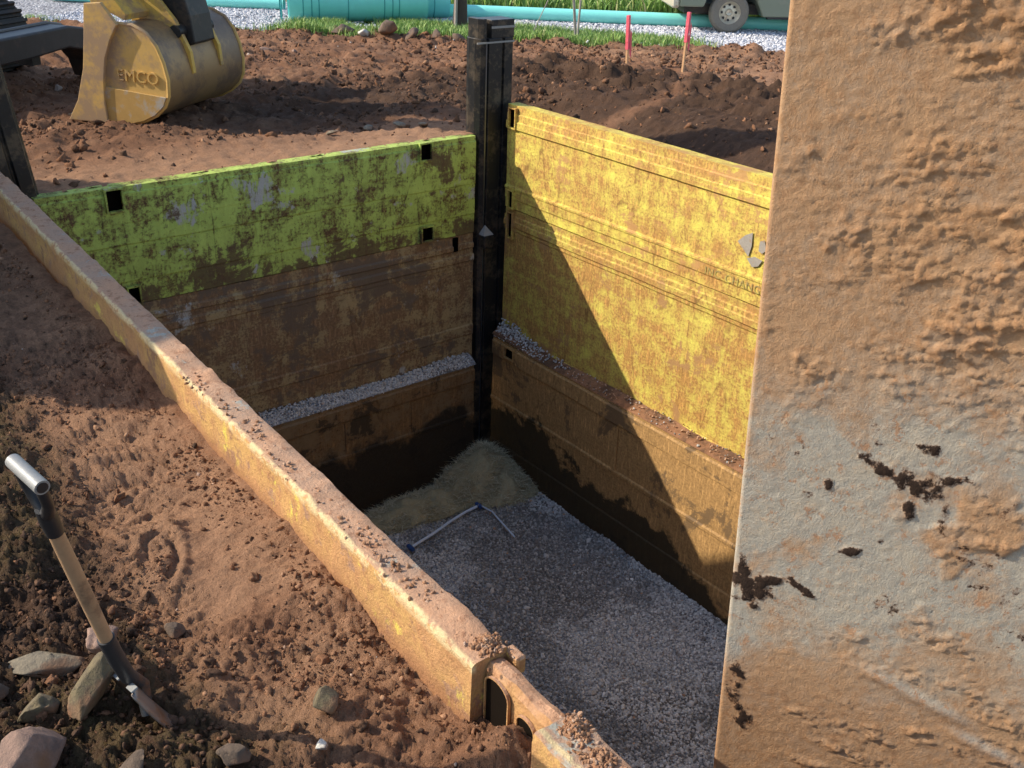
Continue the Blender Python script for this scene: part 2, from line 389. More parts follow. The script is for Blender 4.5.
p = panel('rusty_trench_panel', (5.465, 6.98, -2.19), -math.pi/2, 8.1, ylow, M_YEL3, slots=[(.22, .34, -.12, -.02)], seed=31, thickness=.13, wob=.008)
tag(p, 'rusty lowest panel of the right wall with dark wet stains, under the yellow panels', 'trench panel', 'steel panels lining the trench')
YL = p
gtop = step_rows([(0, -.045, .004), (-.05, -.26, .014), (-.268, -.42, .012), (-.428, -.70, .006), (-.71, -.885, .0)])
p = panel('green_trench_panel', (1.62, 7.10, -.262), 0, 3.68, gtop, M_GRN, slots=[(.465, .57, -.16, -.01), (.52, .60, -.875, -.745), (3.09, 3.20, -.14, -.005), (3.10, 3.21, -.86, -.74)], seed=41)
tag(p, 'lime green painted trench panel with brown stains and grey scrapes, top of the far wall', 'trench panel', 'steel panels lining the trench')
GT = p
gmid = step_rows([(0, -.085, -.006), (-.095, -.135, .012), (-.145, -.19, -.004), (-.20, -.255, .016), (-.265, -.30, .004), (-.31, -.9, 0), (-.91, -1.0, .01), (-1.01, -1.36, 0)])
p = panel('rusty_trench_panel', (1.62, 7.104, -1.152), 0, 3.68, gmid, M_GRN2, slots=[(3.45, 3.50, -.14, -.01)], seed=51, thickness=.107, wob=.008, frames=False)
tag(p, 'dull rust brown trench panel directly below the lime green one on the far wall', 'trench panel', 'steel panels lining the trench')
glow = step_rows([(0, -.03, 0), (-.04, -.16, .016), (-.17, -.5, 0), (-.51, -.54, .01), (-.55, -1.3, 0)])
p = panel('rusty_trench_panel', (1.62, 6.955, -2.42), 0, 3.60, glow, M_GRN3, seed=61, thickness=.14, wob=.008)
tag(p, 'dark brown lowest panel of the far wall with grey gravel along its top', 'trench panel', 'steel panels lining the trench')
GL = p
# ribs welded on the lower panels
def ribs(parent, xs, z0, z1, m, w_=.05, d=.014):
    for x in xs:
        MB().box((x, -d/2+.003, (z0+z1)/2), (w_, d, z0-z1)).build('stiffener', m, parent)
ribs(YL, (1.75,), -.185, -.62, M_YEL3); ribs(GL, (.95, 2.2, 2.9), -.175, -.5, M_GRN3)
# near-side orange wall (slightly skewed), two panels joined over the rail
TH = math.atan(.0265); ox = lambda y: 1.27+(y-1.55)*.0265
def orange(y0, y1, mat_, seed, label, low=0.0, thick=.11):
    """panel from y1 (far) to y0 (near); local X runs towards +y"""
    root = empty('orange_trench_panel', (ox(y0), y0, 0), math.pi/2-TH)
    Lh = math.hypot(y1-y0, ox(y1)-ox(y0)); n = int(Lh/.02)
    xs = np.linspace(0, Lh, n+1)
    # cross-section loop: inner bottom -> inner top -> outer top lip -> outer down (y negative = pit side)
    sec = [(-.0, -3.6), (0, -1.2), (0, -.3), (0, -.05), (.0, -.010), (.001, -.003), (.005, 0), (.04, .001), (.07, 0), (.098, .001), (.106, -.001), (.1115, -.006), (.112, -.02), (.112, -.07), (.112, -.12), (.112, -.18), (.112, -.25), (.112, -.34), (.112, -.5), (.112, -3.6)]
    Y = np.array([s[0] for s in sec])*thick/.112; Z = np.array([s[1] for s in sec]); m = len(sec)
    X, YY = np.meshgrid(xs, Y, indexing='ij'); ZZ = np.repeat(Z[None, :], n+1, 0)
    topm = np.repeat((Z > -.02)[None, :], n+1, 0)
    k = fbm(X*1.0, YY*3+ZZ*2+seed, 4, 5, seed)-.5
    k2 = fbm(X, YY*2+ZZ, 18, 4, seed+3)-.5
    crust = np.clip(fbm(X, YY*1.5+ZZ*1.2, 9, 5, seed+8)-.52, 0, 1)
    ZZ = ZZ+topm*(k*.012+k2*.006+crust*.05)
    edge = np.exp(-((YY-.108)/.02)**2)*(ZZ > -.06)
    YY = YY+(~topm)*(np.sign(YY-.05)*(k*.014+k2*.005+crust*.03))*(ZZ > -1)
    ZZ = ZZ+edge*(k2*.012)
    V = np.stack([X, YY, ZZ], -1).reshape(-1, 3); idx = np.arange((n+1)*m).reshape(n+1, m)
    F = np.stack([idx[:-1, :-1], idx[:-1, 1:], idx[1:, 1:], idx[1:, :-1]], -1).reshape(-1, 4)
    fs = [tuple(f) for f in F.tolist()]+[tuple(idx[0].tolist())[::-1], tuple(idx[-1].tolist())]
    me = bpy.data.meshes.new('face_plate'); me.from_pydata(V.tolist(), [], fs)
    for q in me.polygons: q.use_smooth = True
    me.update()
    o = link('face_plate', me, mat_, root); o.modifiers.new('split', 'EDGE_SPLIT').split_angle = R(60)
    tag(root, label, 'trench panel', 'steel panels lining the trench')
    return root
def orange_material():
    m, nt, b = mat('dusty_orange_steel'); v = coords(nt); n1 = noise(nt, v, 3.5, 8, .66, .3); n2 = noise(nt, v, 22, 8, .72); n3 = noise(nt, v, 110, 5, .75)
    ge = N(nt, 'ShaderNodeNewGeometry'); sp = N(nt, 'ShaderNodeSeparateXYZ'); L(nt, ge.outputs['True Normal'], sp.inputs[0])
    tc = N(nt, 'ShaderNodeTexCoord'); so = N(nt, 'ShaderNodeSeparateXYZ'); L(nt, tc.outputs['Object'], so.inputs[0])
    side = mixc(nt, thr(nt, n1, .42, .66), (.54, .29, .125), (.62, .38, .125))          # yellow paint through orange dust
    side = mixc(nt, thr(nt, n2, .48, .66), side, (.44, .22, .10)); side = mixc(nt, thr(nt, noise(nt, v, 9, 8, .7, .3), .56, .62), side, (.40, .23, .14)); side = mixc(nt, thr(nt, noise(nt, v, 5.3, 9, .72, .2), .60, .64), side, (.72, .56, .12))
    side = mixc(nt, thr(nt, mth(nt, 'ADD', n1, mth(nt, 'MULTIPLY', n2, .5)), .84, .9), side, (.36, .2, .11))
    top = mixc(nt, thr(nt, n1, .38, .6), (.56, .31, .18), (.47, .30, .20))
    top = mixc(nt, thr(nt, n2, .52, .62), top, (.36, .18, .10)); top = mixc(nt, thr(nt, mth(nt, 'ADD', mth(nt, 'MULTIPLY', n1, .6), mth(nt, 'MULTIPLY', n2, .4)), .56, .60), top, (.42, .40, .33))
    k = mth(nt, 'ABSOLUTE', sp.outputs['Z']); c = mixc(nt, thr(nt, k, .4, .75), side, top)
    # scraped bright edge where the paint shows
    ed = mth(nt, 'MULTIPLY', thr(nt, mth(nt, 'ABSOLUTE', mth(nt, 'SUBTRACT', so.outputs['Y'], .106)), .012, .004), thr(nt, so.outputs['Z'], -.035, -.02))
    c = mixc(nt, mth(nt, 'MULTIPLY', ed, thr(nt, n2, .42, .5)), c, (.72, .55, .3))
    # splashed dirt near the ground
    dz = mth(nt, 'ADD', so.outputs['Z'], mth(nt, 'MULTIPLY_ADD', n2, .12, -.06)); c = mixc(nt, mth(nt, 'MULTIPLY', thr(nt, dz, -.13, -.2), .85), c, (.36, .17, .08))
    c = mixc(nt, .6, c, ramp(nt, n3, [(.3, g(.72)), (.7, g(1.22))]), 'MULTIPLY')
    L(nt, c, b.inputs['Base Color']); b.inputs['Roughness'].default_value = .85; b.inputs['Specular IOR Level'].default_value = .2
    bump(nt, b, mth(nt, 'ADD', n2, mth(nt, 'MULTIPLY', n3, .5)), 1.0, .012); return m
M_ORG = orange_material()
oa = orange(1.53, 7.09, M_ORG, 5, 'long dusty orange steel panel running beside the soil to the slotted joint')
ob = orange(-1.2, 1.26, M_ORG, 15, 'nearer dusty orange steel panel past the slotted joint, at the bottom edge of the photo', thick=.125)
# joint: narrow web with two arched slots
j = empty('rail_joint', (ox(1.26), 1.26, 0), math.pi/2-TH)
web = MB(); Lj = .272
n = 24; prof = []
sec = [(.012, -3.4), (.012, -.03), (.016, -.018), (.03, -.012), (.055, -.014), (.066, -.03), (.068, -3.4)]
xs = np.linspace(0.002, Lj-.004, n)
V = []; F = []
for i, x in enumerate(xs):
    for y, z in sec: V.append((x, y+(vn(x*20, y*50, seed=4)-.5)*.006, z+(vn(x*25, y*40+3, seed=5)-.5)*.012 if z > -1 else z))
m_ = len(sec)
for i in range(n-1):
    for k in range(m_-1): F.append((i*m_+k, i*m_+k+1, (i+1)*m_+k+1, (i+1)*m_+k))
web.add(V, F); web.build('web', M_ORG, j)
def arch(x0, x1, ztop, zbot, nseg=10):
    pts = [(x0, zbot)]
    for q in range(nseg+1):
        a = math.pi*(1-q/nseg); pts.append(((x0+x1)/2+(x1-x0)/2*math.cos(a), ztop-(x1-x0)*.35+(x1-x0)*.35*math.sin(a)))
    pts.append((x1, zbot)); return pts
def arch_slot(x0, x1, ztop):
    poly = arch(x0, x1, ztop, -.3)
    s = MB().prism(poly, .069, .0725, 'y').build('arched_slot', M_HOLE, j)  # flat pane coloured near-black in place of a shaded hollow
    out = arch(x0-.004, x1+.004, ztop+.004, -.3); n_ = len(poly)
    fm = MB(); vs = [(u, y, w_) for y in (.068, .077) for ring in (out, poly) for u, w_ in ring]
    fs = []
    for i in range(n_-1):
        a, b_ = i, i+1
        fs += [(2*n_+a, 2*n_+b_, 3*n_+b_, 3*n_+a), (a, b_, 2*n_+b_, 2*n_+a), (n_+a, 3*n_+a, 3*n_+b_, n_+b_)]
    fm.add(vs, fs); fm.build('slot_rim', M_ORG, s)
arch_slot(.165, .258, -.03); arch_slot(.06, .125, -.06)
MB().box((Lj-.02, -.012, -.03), (.06, .03, .055), bev=.006).build('end_tab', M_ORG, j)
tag(j, 'narrow steel web with two dark arched slots joining the two orange panels', 'panel joint')
def crust(name, cx, cy, rx, ry, n, seed, label, h=.014):
    r = np.random.default_rng(seed); a = r.normal(0, .42, (n, 2)).clip(-1, 1); xx = cx+a[:, 0]*rx; yy = cy+a[:, 1]*ry
    S = r.uniform(.003, .0085, n); zz = .002+h*np.exp(-(a**2).sum(1)*4)*r.uniform(.2, 1, n)
    CRUSTS.append((name, np.stack([xx, yy, zz], -1), S, np.clip(r.normal(.84, .07, n), 0, .93), seed, label))
CRUSTS = []
crust('dried_mud', 1.235, 1.57, .045, .05, 260, 71, 'crumbly pale mud clump at the end of the long orange panel', .016)
crust('dried_mud', 1.225, 1.22, .04, .045, 260, 72, 'crumbly mud heap at the start of the nearer orange panel', .022)
crust('dried_mud', 1.20, 1.11, .04, .07, 200, 73, 'thin mud crust on top of the nearer orange panel', .010)
crust('dried_mud', 1.215, 1.95, .05, .5, 90, 74, 'a few mud crumbs on the near half of the long orange panel', .005)
crust('dried_mud', 1.235, 3.0, .05, .9, 90, 75, 'mud crumbs sprinkled along the middle of the long orange panel', .005)
# lower lining on the orange side and the near end, seen only from elsewhere
p = panel('rusty_trench_panel', (5.55, -1.15, -.3), math.pi, 4.2, step_rows([(0, -.1, .01), (-.11, -3.35, 0)]), M_GRN2, seed=71, frames=False)
tag(p, 'rust brown trench panel closing the near end of the pit behind the upright plate', 'trench panel', 'steel panels lining the trench')

# faded stencilled letters and worn pale patches on the top yellow panel
def text_mesh(name, body, size, mat_, parent, mtx, extrude=.0, sx=1):
    cu = bpy.data.curves.new(name, 'FONT'); cu.body = body; cu.size = size; cu.extrude = extrude; cu.space_character = 1.1
    to = bpy.data.objects.new('tmp_text', cu); COL.objects.link(to)
    dg = bpy.context.evaluated_depsgraph_get(); me = bpy.data.meshes.new_from_object(to.evaluated_get(dg)); bpy.data.objects.remove(to)
    me.name = name; me.transform(mtx); o = link(name, me, None, parent); me.materials.clear(); me.materials.append(mat_); return o
def stencil_material():
    m, nt, b = mat('worn_stencil'); v = coords(nt); n = noise(nt, v, 40, 6, .7)
    c = mixc(nt, thr(nt, n, .45, .62), (.30, .23, .09), (.48, .38, .08)); L(nt, c, b.inputs['Base Color']); b.inputs['Roughness'].default_value = .8; return m
M_STEN = stencil_material(); M_BARE = simple('bare_grey_steel', (.36, .32, .27), .6, .2, .3, 60, dirt=(.34, .2, .1), dirt_thr=.6)
Rx = Matrix.Rotation(R(90), 4, 'X')
for wd, xx in (('INC', 2.42), ('CHANG', 2.62), ('MATE', 2.97)): text_mesh('stencilled_word', wd, .085, M_STEN, YT, Matrix.Translation((xx, -.0165, -.825)) @ Rx, sx=1)
def patch(pts, parent, off=.009):
    vs = [(7.02-y, -off, z) for y, z in pts]; n = len(vs); vs += [(a, b-.003, c) for a, b, c in vs]
    MB().add(vs, [tuple(range(n)), tuple(range(2*n-1, n-1, -1))]+[(i, (i+1) % n, n+(i+1) % n, n+i) for i in range(n)]).build('worn_patch', M_BARE, parent)
patch([(4.335, -.50), (4.275, -.44), (4.215, -.405), (4.208, -.50), (4.225, -.585), (4.27, -.55)], YT)
patch([(4.143, -.45), (4.105, -.43), (4.082, -.50), (4.11, -.53), (4.145, -.52)], YT)
patch([(4.235, -.60), (4.17, -.57), (4.10, -.58), (4.13, -.63), (4.18, -.65)], YT)

# ------------------------------------------------------------------ corner posts
def post(loc, rz, ztop, label, bracket=True):
    root = empty('corner_post', loc, rz)
    sec = [(-.165, .04), (-.165, -.05), (-.14, -.10), (-.10, -.125), (-.092, -.095), (-.075, -.095), (-.067, -.125), (.07, -.125), (.078, -.10), (.095, -.10), (.103, -.125), (.19, -.125), (.20, -.09), (.215, -.085), (.225, .02), (.225, .09), (-.15, .09)]
    MB().prism(sec, -3.9, ztop-.16, 'z').build('rail_body', M_POST, root, bevel=.004)
    # cut-back top: left lug, right block and a gap between them
    MB().prism([(-.145, -.06), (-.12, -.11), (-.085, -.11), (-.085, .08), (-.145, .08)], ztop-.162, ztop-.0, 'z').build('top_lug', M_POST, root, bevel=.004)
    MB().prism([(-.04, -.118), (.205, -.118), (.215, -.02), (.215, .09), (-.04, .09)], ztop-.162, ztop-.01, 'z').build('top_block', M_POST, root, bevel=.005)
    MB().box((.083, -.121, ztop-.07), (.25, .012, .018)).box((.0, -.128, ztop-.19), (.40, .008, .014)).build('weld_bead', M_DUSTCAP, root)
    hi = MB().box((-.083, -.104, -1.6), (.012, .012, 4.2)).build('highlight_strip', simple('highlight_blue_steel', (.16, .18, .21), .3, .8, .3, 40), root)  # bluish highlight down the post made as a paler strip
    if bracket:
        b = MB().box((-.085, -.16, -1.24), (.11, .09, .12), bev=.01).build('bracket', M_POST, root)
        MB().add([(-.14, -.2, -1.175), (-.03, -.2, -1.175), (-.03, -.115, -1.175), (-.14, -.115, -1.175), (-.085, -.135, -1.09)], [(0, 1, 4), (1, 2, 4), (2, 3, 4), (3, 0, 4), (3, 2, 1, 0)]).build('dirt_cap', M_DUSTCAP, b)
    tag(root, label, 'corner post', 'black corner posts of the shoring'); return root
post((5.50, 7.22, 0), 0, .70, 'tall black steel corner post standing between the green wall and the yellow wall')
p2 = post((1.44, 7.28, 0), 0, .9, 'black steel corner post cut off by the left edge, beside the green wall', False); p2.rotation_euler[1] = -.10

# ------------------------------------------------------------------ ground
def zone(x, y):
    s = .63*x+.777*y; l = .777*x-.63*y
    return s, l
FOOT = [(.62, 3.02, .5), (.80, 2.72, -.3), (.50, 2.55, .2), (.95, 3.3, .9)]
def ground_h(x, y):
    s, l = zone(x, y)
    near = (x < 1.3).astype(float)*(y < 7.4)
    z = -.20+(fbm(x, y, .9, 3, 3)-.5)*.10
    lump = fbm(x, y, 7, 5, 23, .55)-.5
    fine = (fbm(x, y, 34, 4, 33, .6)-.5)*.8+.30-np.abs(fbm(x, y, 55, 3, 37, .6)-.5)*2.6*.9
    fine = np.where(np.abs(x)+np.abs(y) < 40, fine, 0)
    rid = np.abs(fbm(x+.5*y, y*.9, 5.5, 4, 43)-.5)
    rough = sstep(.42, .58, fbm(x, y, 1.7, 3, 53))
    # left-hand broken soil is rougher than the trodden strip
    rl = np.clip(sstep(2.6, 1.6, y+x*.4)*sstep(1.05, .75, x)+sstep(.62, .3, x-.06*y), 0, 1)
    zn = z+lump*(.035+.11*np.maximum(rl, rough*.35))+fine*(.005+.034*np.maximum(rl, .45*rough))-rid*.035+rl*.03+(fbm(x+y*.4, y, 3.0, 3, 47)-.5)*.07+(fbm(x*1.0+y*.2, y*2.4, 13, 4, 49, .62)-.5)*.022
    for fx, fy, an in FOOT:
        c, sn = math.cos(an), math.sin(an); u = (x-fx)*c+(y-fy)*sn; v = -(x-fx)*sn+(y-fy)*c
        d = np.sqrt((u/.05)**2+(v/.12)**2); ring = np.exp(-((d-1)/.22)**2)
        zn = zn-ring*.020*(u+v*.3 > -.03)+np.exp(-((d-1.5)/.25)**2)*.008
    zn = zn+sstep(1.02, 1.2, x)*(.015+.03*(vn(y*3, y*0, seed=8)-.5))+.12*np.exp(-((y-1.37)/.10)**2)*sstep(.95, 1.14, x)
    # far side
    zf = -.27-.10*sstep(9, 13, s)-.30*sstep(13, 19.5, s)
    fl = sstep(8.0, 10.5, y)
    zf = zf+(fbm(x, y, 1.3, 4, 63)-.5)*.16*sstep(7.15, 8.0, y)*sstep(21, 16, s)+(fbm(x, y, 6.5, 5, 73, .6)-.5)*(.04+.13*sstep(7.6, 9.2, y)*sstep(17.5, 15.5, s))
    zf = zf+(fbm(x, y, 22, 3, 83, .6)-.5)*.05*sstep(17.5, 15.5, s)
    # spoil berm to the right of the yellow wall and the low cut before it
    t = (x-8.6)+.25*(y-8)
    crest = np.exp(-(t/1.0)**2)*sstep(2.5, 5, y)*sstep(12.5, 9.5, y)
    comb = fbm(x*3+y*2.2, (y-x)*.7, 2.2, 4, 93)-.5+.35*(fbm(x, y, 9, 4, 94)-.5)
    zr = -.33+crest*(.20+.16*(fbm(x, y, .8, 3, 99)-.5))+crest*comb*.34+crest*(fbm(x, y, 1.9, 4, 95)-.5)*.22-.16*sstep(6.0, 6.4, x)*sstep(7.6, 7.0, x)*sstep(9.5, 8, y)
    wgt = sstep(5.7, 6.3, x)*sstep(11.5, 9.5, y)
    zfar = zf*(1-wgt)+(zr+zf+.30)*wgt
    zfar = zfar+sstep(6.1, 5.66, x)*sstep(7.4, 6.8, y)*(-.06-zfar)*.85*(x > 5.6)
    # lip of turned soil where the dirt meets the grass
    lip = np.exp(-((s-(16.15-.12*l*0))/.35)**2)*(fbm(x, y, 2.5, 3, 101)-.2)*.26
    zfar = zfar+lip
    return np.where(near > 0, zn, zfar)
def axis(parts):
    out = []
    for a, b, st in parts: out += list(np.linspace(a, b, max(2, int(round((b-a)/st))+1))[:-1])
    return np.array(out+[parts[-1][1]])
gx = axis([(-500, -60, 60), (-60, -10, 6), (-10, -1, .5), (-1, -.1, .06), (-.1, 1.19, .0085), (1.19, PX0, .02), (PX0, PX1, .035), (PX1, 10.5, .04), (10.5, 16, .07), (16, 30, .4), (30, 80, 5), (80, 600, 65)])
gy = axis([(-400, -40, 60), (-40, -4, 4), (-4, PY0, .5), (PY0, .7, .12), (.7, 3.2, .0095), (3.2, PY1, .02), (PY1, 11.5, .038), (11.5, 17.5, .055), (17.5, 24, .14), (24, 60, 2), (60, 600, 60)])
X, Y = np.meshgrid(gx, gy, indexing='ij')
Z = ground_h(X, Y)
S_, L_ = zone(X, Y)
nearm = (X < 1.3) & (Y < 7.4)
rl = np.clip(sstep(2.5, 1.7, Y+X*.5)*.9*sstep(1.0, .65, X)+sstep(.66, .36, X-.05*Y), 0, 1)
moist_shade = np.where(nearm, .13+.68*rl+.25*(fbm(X, Y, 2.4, 3, 114)-.5), .34)
sand = np.where(nearm, .62*(1-rl)*sstep(.25, .6, fbm(X, Y, 1.8, 3, 113)+.1), .12)
moist_shade = np.where(nearm & (Y > 4.2), .45, moist_shade)
bucket_sh = np.exp(-(((X-5.0)/1.6)**2+((Y-9.2)/.95)**2))  # excavator bucket's cast shadow painted into the soil colour
moist_shade = np.where(~nearm, moist_shade+.55*bucket_sh+1.0*sstep(.1, .40, np.exp(-((X-7.7)+.25*(Y-8))**2/1.1)+.35*(fbm(X, Y, .9, 3, 405)-.5))*sstep(10.6, 9.2, Y)*(X > 5.9)*(1-.95*np.exp(-((Y-(7.2+.17*(X-6.4))-.12*np.sin(X*3))/.22)**2)*sstep(9.2, 8.4, X)), moist_shade)  # boom shadow painted along the berm together with damp spoil
sand = np.where(~nearm, sand+.75*sstep(8.25, 7.4, Y)*sstep(6, 5, X)+.5*sstep(10, 10.6, X)*sstep(16.5, 15.5, S_), sand)
moist_shade = np.where((~nearm) & (Y < 8) & (X < 5.6), moist_shade*.45, moist_shade)
grassm = sstep(15.9, 16.3, S_)*sstep(19.2, 18.2, S_+.35*(L_-1))*sstep(-4.2, -3.2, L_)*sstep(3.4, 2.3, L_)
turf = np.clip(grassm*.75+sstep(21.8, 23, S_)*sstep(-7, -5, L_-0), 0, 1)
gravelm = np.clip(sstep(16.1, 17.0, S_+.12*(L_-2))*(1-grassm*.85)*sstep(24, 22, S_), 0, 1)
moist_shade = moist_shade*(1-gravelm); sand = sand*(1-gravelm)
turf = np.maximum(turf, sstep(24, 30, S_)); olive = np.where(nearm, sstep(.35, .6, fbm(X, Y, 2.0, 3, 111))*.4*rl, 0)
nx_, ny_ = X.shape
idx = np.arange(nx_*ny_).reshape(nx_, ny_)
cx = (X[:-1, :-1]+X[1:, 1:])/2; cy = (Y[:-1, :-1]+Y[1:, 1:])/2
keep = ~((cx > PX0) & (cx < PX1) & (cy > PY0) & (cy < PY1))
F = np.stack([idx[:-1, :-1], idx[1:, :-1], idx[1:, 1:], idx[:-1, 1:]], -1)[keep]
V = np.stack([X, Y, Z], -1).reshape(-1, 3)
used = np.zeros(len(V), bool); used[F.ravel()] = True; remap = np.cumsum(used)-1
at = {n: a.ravel()[used] for n, a in dict(moist_shade=moist_shade, sand=sand, turf=turf, gravel=gravelm, olive=olive).items()}
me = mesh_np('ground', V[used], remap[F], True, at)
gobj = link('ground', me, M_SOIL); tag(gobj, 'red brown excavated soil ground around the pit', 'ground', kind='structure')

# pit floor
fx = np.arange(1.1, 5.75, .03); fy = np.arange(-1.3, 7.25, .03); FX, FY = np.meshgrid(fx, fy, indexing='ij')
def floor_h(x, y): return ZF+(fbm(x, y, 1.1, 4, 7)-.5)*.10+(fbm(x, y, 9, 3, 17)-.5)*.03+.06*np.exp(-((x-5.4)/.5)**2)
FZ = floor_h(FX, FY); i2 = np.arange(FX.size).reshape(FX.shape)
F = np.stack([i2[:-1, :-1], i2[1:, :-1], i2[1:, 1:], i2[:-1, 1:]], -1).reshape(-1, 4)
o = link('pit_floor', mesh_np('pit_floor', np.stack([FX, FY, FZ], -1).reshape(-1, 3), F, True), M_FLOOR); tag(o, 'crushed grey gravel bed at the bottom of the pit', 'pit floor', kind='structure')

# ------------------------------------------------------------------ scattered pieces
import bmesh
def ico(sub, seed, amp, freq=1.6, flat=1, cuts=0):
    bm = bmesh.new(); bmesh.ops.create_icosphere(bm, subdivisions=sub, radius=1)
    V = np.array([v.co for v in bm.verts]); F = np.array([[v.index for v in f.verts] for f in bm.faces]); bm.free()
    d = (vn(V[:, 0]*freq+seed*7, V[:, 1]*freq, V[:, 2]*freq, seed)-.5)*2*amp+(vn(V[:, 0]*freq*2.6+seed, V[:, 1]*freq*2.6, V[:, 2]*freq*2.6, seed+50)-.5)*amp
    V = V*(1+d[:, None]); V[:, 2] *= flat
    # chip flat facets
    r = np.random.default_rng(seed)
    for _ in range(cuts if cuts else (6 if sub > 1 else 3)):
        n = r.normal(size=3); n /= np.linalg.norm(n); dd = V@n; ex = np.clip(dd-r.uniform(.5, .8), 0, None); V = V-ex[:, None]*n*.93
    return V, F
def scatter(name, temps, P, S, mat_, tone, tilt=1.0, smooth=False, seed=0, label=None):
    r = np.random.default_rng(seed); n = len(P); q = r.normal(size=(n, 4)); q /= np.linalg.norm(q, axis=1)[:, None]
    w_, x, y, z = q.T
    Rm = np.stack([1-2*(y*y+z*z), 2*(x*y-z*w_), 2*(x*z+y*w_), 2*(x*y+z*w_), 1-2*(x*x+z*z), 2*(y*z-x*w_), 2*(x*z-y*w_), 2*(y*z+x*w_), 1-2*(x*x+y*y)], -1).reshape(n, 3, 3)
    asp = np.stack([r.uniform(.75, 1.3, n), r.uniform(.7, 1.1, n), r.uniform(.55, .95, n)], -1)
    which = r.integers(0, len(temps), n); Vs = []; Fs = []; Ts = []; off = 0
    for t, (tv, tf) in enumerate(temps):
        k = np.where(which == t)[0]
        if not len(k): continue
        V = np.einsum('nij,nvj->nvi', Rm[k], tv[None]*asp[k][:, None, :])*S[k][:, None, None]+P[k][:, None, :]
        Fs.append((tf[None]+(np.arange(len(k))*len(tv))[:, None, None]).reshape(-1, 3)+off); Vs.append(V.reshape(-1, 3)); Ts.append(np.repeat(tone[k], len(tv))); off += len(k)*len(tv)
    o = link(name, mesh_np(name, np.concatenate(Vs), np.concatenate(Fs), smooth, {'tone': np.concatenate(Ts)}), mat_)
    tag(o, label, name.replace('_', ' '), kind='stuff'); return o
T1 = [ico(1, s, .35) for s in range(5)]; T2 = [ico(2, s+20, .55, 2.3) for s in range(8)]; T3 = [ico(3, s+40, .55, 2.6) for s in range(6)]
# near clods
def near_pts(n, seed, clump=True):
    r = np.random.default_rng(seed); x = r.uniform(.05, 1.17, n); y = .8+(7.0-.8)*r.uniform(0, 1, n)**1.7
    d = fbm(x, y, 3.2, 3, 203); rl_ = np.clip(sstep(2.5, 1.7, y+x*.5)*.9*sstep(1.0, .65, x)+sstep(.66, .36, x-.05*y), 0, 1)
    edge = sstep(.92, 1.15, x)*.35
    k = r.uniform(0, 1, n) < np.clip((sstep(.48, .66, d)*.7+rl_*.55+edge)*.9+.02, 0, 1)
    x = x[k]; y = y[k]; rl_ = rl_[k]; return x, y, rl_
x, y, rl_ = near_pts(60000, 301); r = np.random.default_rng(5); S = .0016+.0040*r.pareto(3.0, len(x)).clip(0, 2.6); z = ground_h(x, y)+S*.15
scatter('soil_crumbs', T1+T2[:3], np.stack([x, y, z], -1), S, M_CLOD, np.clip(r.normal(.55, .17, len(x))-.28*rl_, 0, .93)+(r.uniform(0, 1, len(x)) > .985)*.1, seed=1, smooth=True, label='loose red brown soil crumbs beside the orange wall')
x, y, rl_ = near_pts(1500, 302); r = np.random.default_rng(6); S = .007+.010*r.pareto(3.0, len(x)).clip(0, 1.6); z = ground_h(x, y)+S*.1
scatter('soil_clods', T3, np.stack([x, y, z], -1), S, M_CLOD, np.clip(r.normal(.5, .16, len(x))-.22*rl_, 0, 1), seed=2, smooth=True, label='clumps of damp soil and small stones in the left foreground')
# far clods (rough strip behind the pit, berm, lip before the grass)
r = np.random.default_rng(8); n = 60000; x = r.uniform(1.0, 15, n); y = r.uniform(3.5, 16, n); s, l = zone(x, y)
ok = (s < 16.6) & ~((x < 5.75) & (y < 7.2)) & (l > -7.0) & (l < 5); d = fbm(x, y, 1.1, 4, 207)
dens = sstep(7.6, 8.6, y)*sstep(.4, .6, d)+.6*np.exp(-((s-16.1)/.5)**2)+.07+(x > 5.7)*.12
ok &= r.uniform(0, 1, n) < dens; x, y, s = x[ok], y[ok], s[ok]; S = .006+.013*r.pareto(2.8, len(x)).clip(0, 3.0); z = ground_h(x, y)+S*.05
scatter('soil_clods', T2, np.stack([x, y, z], -1), S, M_CLOD, np.clip(r.normal(.5, .17, len(x))-.25*np.exp(-(((x-5)/1.8)**2+((y-9.2)/1.1)**2)), 0, 1), seed=3, smooth=True, label='lumps of dug soil strewn behind the green wall and along the spoil bank')  # clod tone darkened too inside the painted bucket shadow
# pit gravel
r = np.random.default_rng(9); n = 85000; x = r.uniform(1.9, 5.46, n); y = 1.4+5.5*r.uniform(0, 1, n); S = r.uniform(.006, .017, n); z = floor_h(x, y)+S*.2
tone = np.clip(r.normal(.52, .2, n), 0, .99)-.38*sstep(.48, .62, fbm(x, y, 1.3, 4, 209)+.22*np.exp(-(((x-4.6)/.7)**2+((y-5.4)/.6)**2))); tone = np.where(r.uniform(0, 1, n) > .997, 1, np.clip(tone, 0, .99))
scatter('pit_gravel', T1, np.stack([x, y, z], -1), S, M_GRAV, tone, seed=4, label='loose crushed grey gravel covering the pit floor')
r = np.random.default_rng(10); n = 900; x = r.uniform(2.4, 5.3, n); y = r.uniform(1.6, 5.6, n); S = r.uniform(.015, .032, n)
k = r.uniform(0, 1, n) < .25+sstep(3.6, 2.2, x); x, y, S = x[k], y[k], S[k]
scatter('coarse_gravel', T2, np.stack([x, y, floor_h(x, y)+S*.4], -1), S, M_GRAV, np.clip(r.normal(.5, .2, len(x)), 0, 1), seed=5, label='coarser broken stones lying on the fine pit gravel')
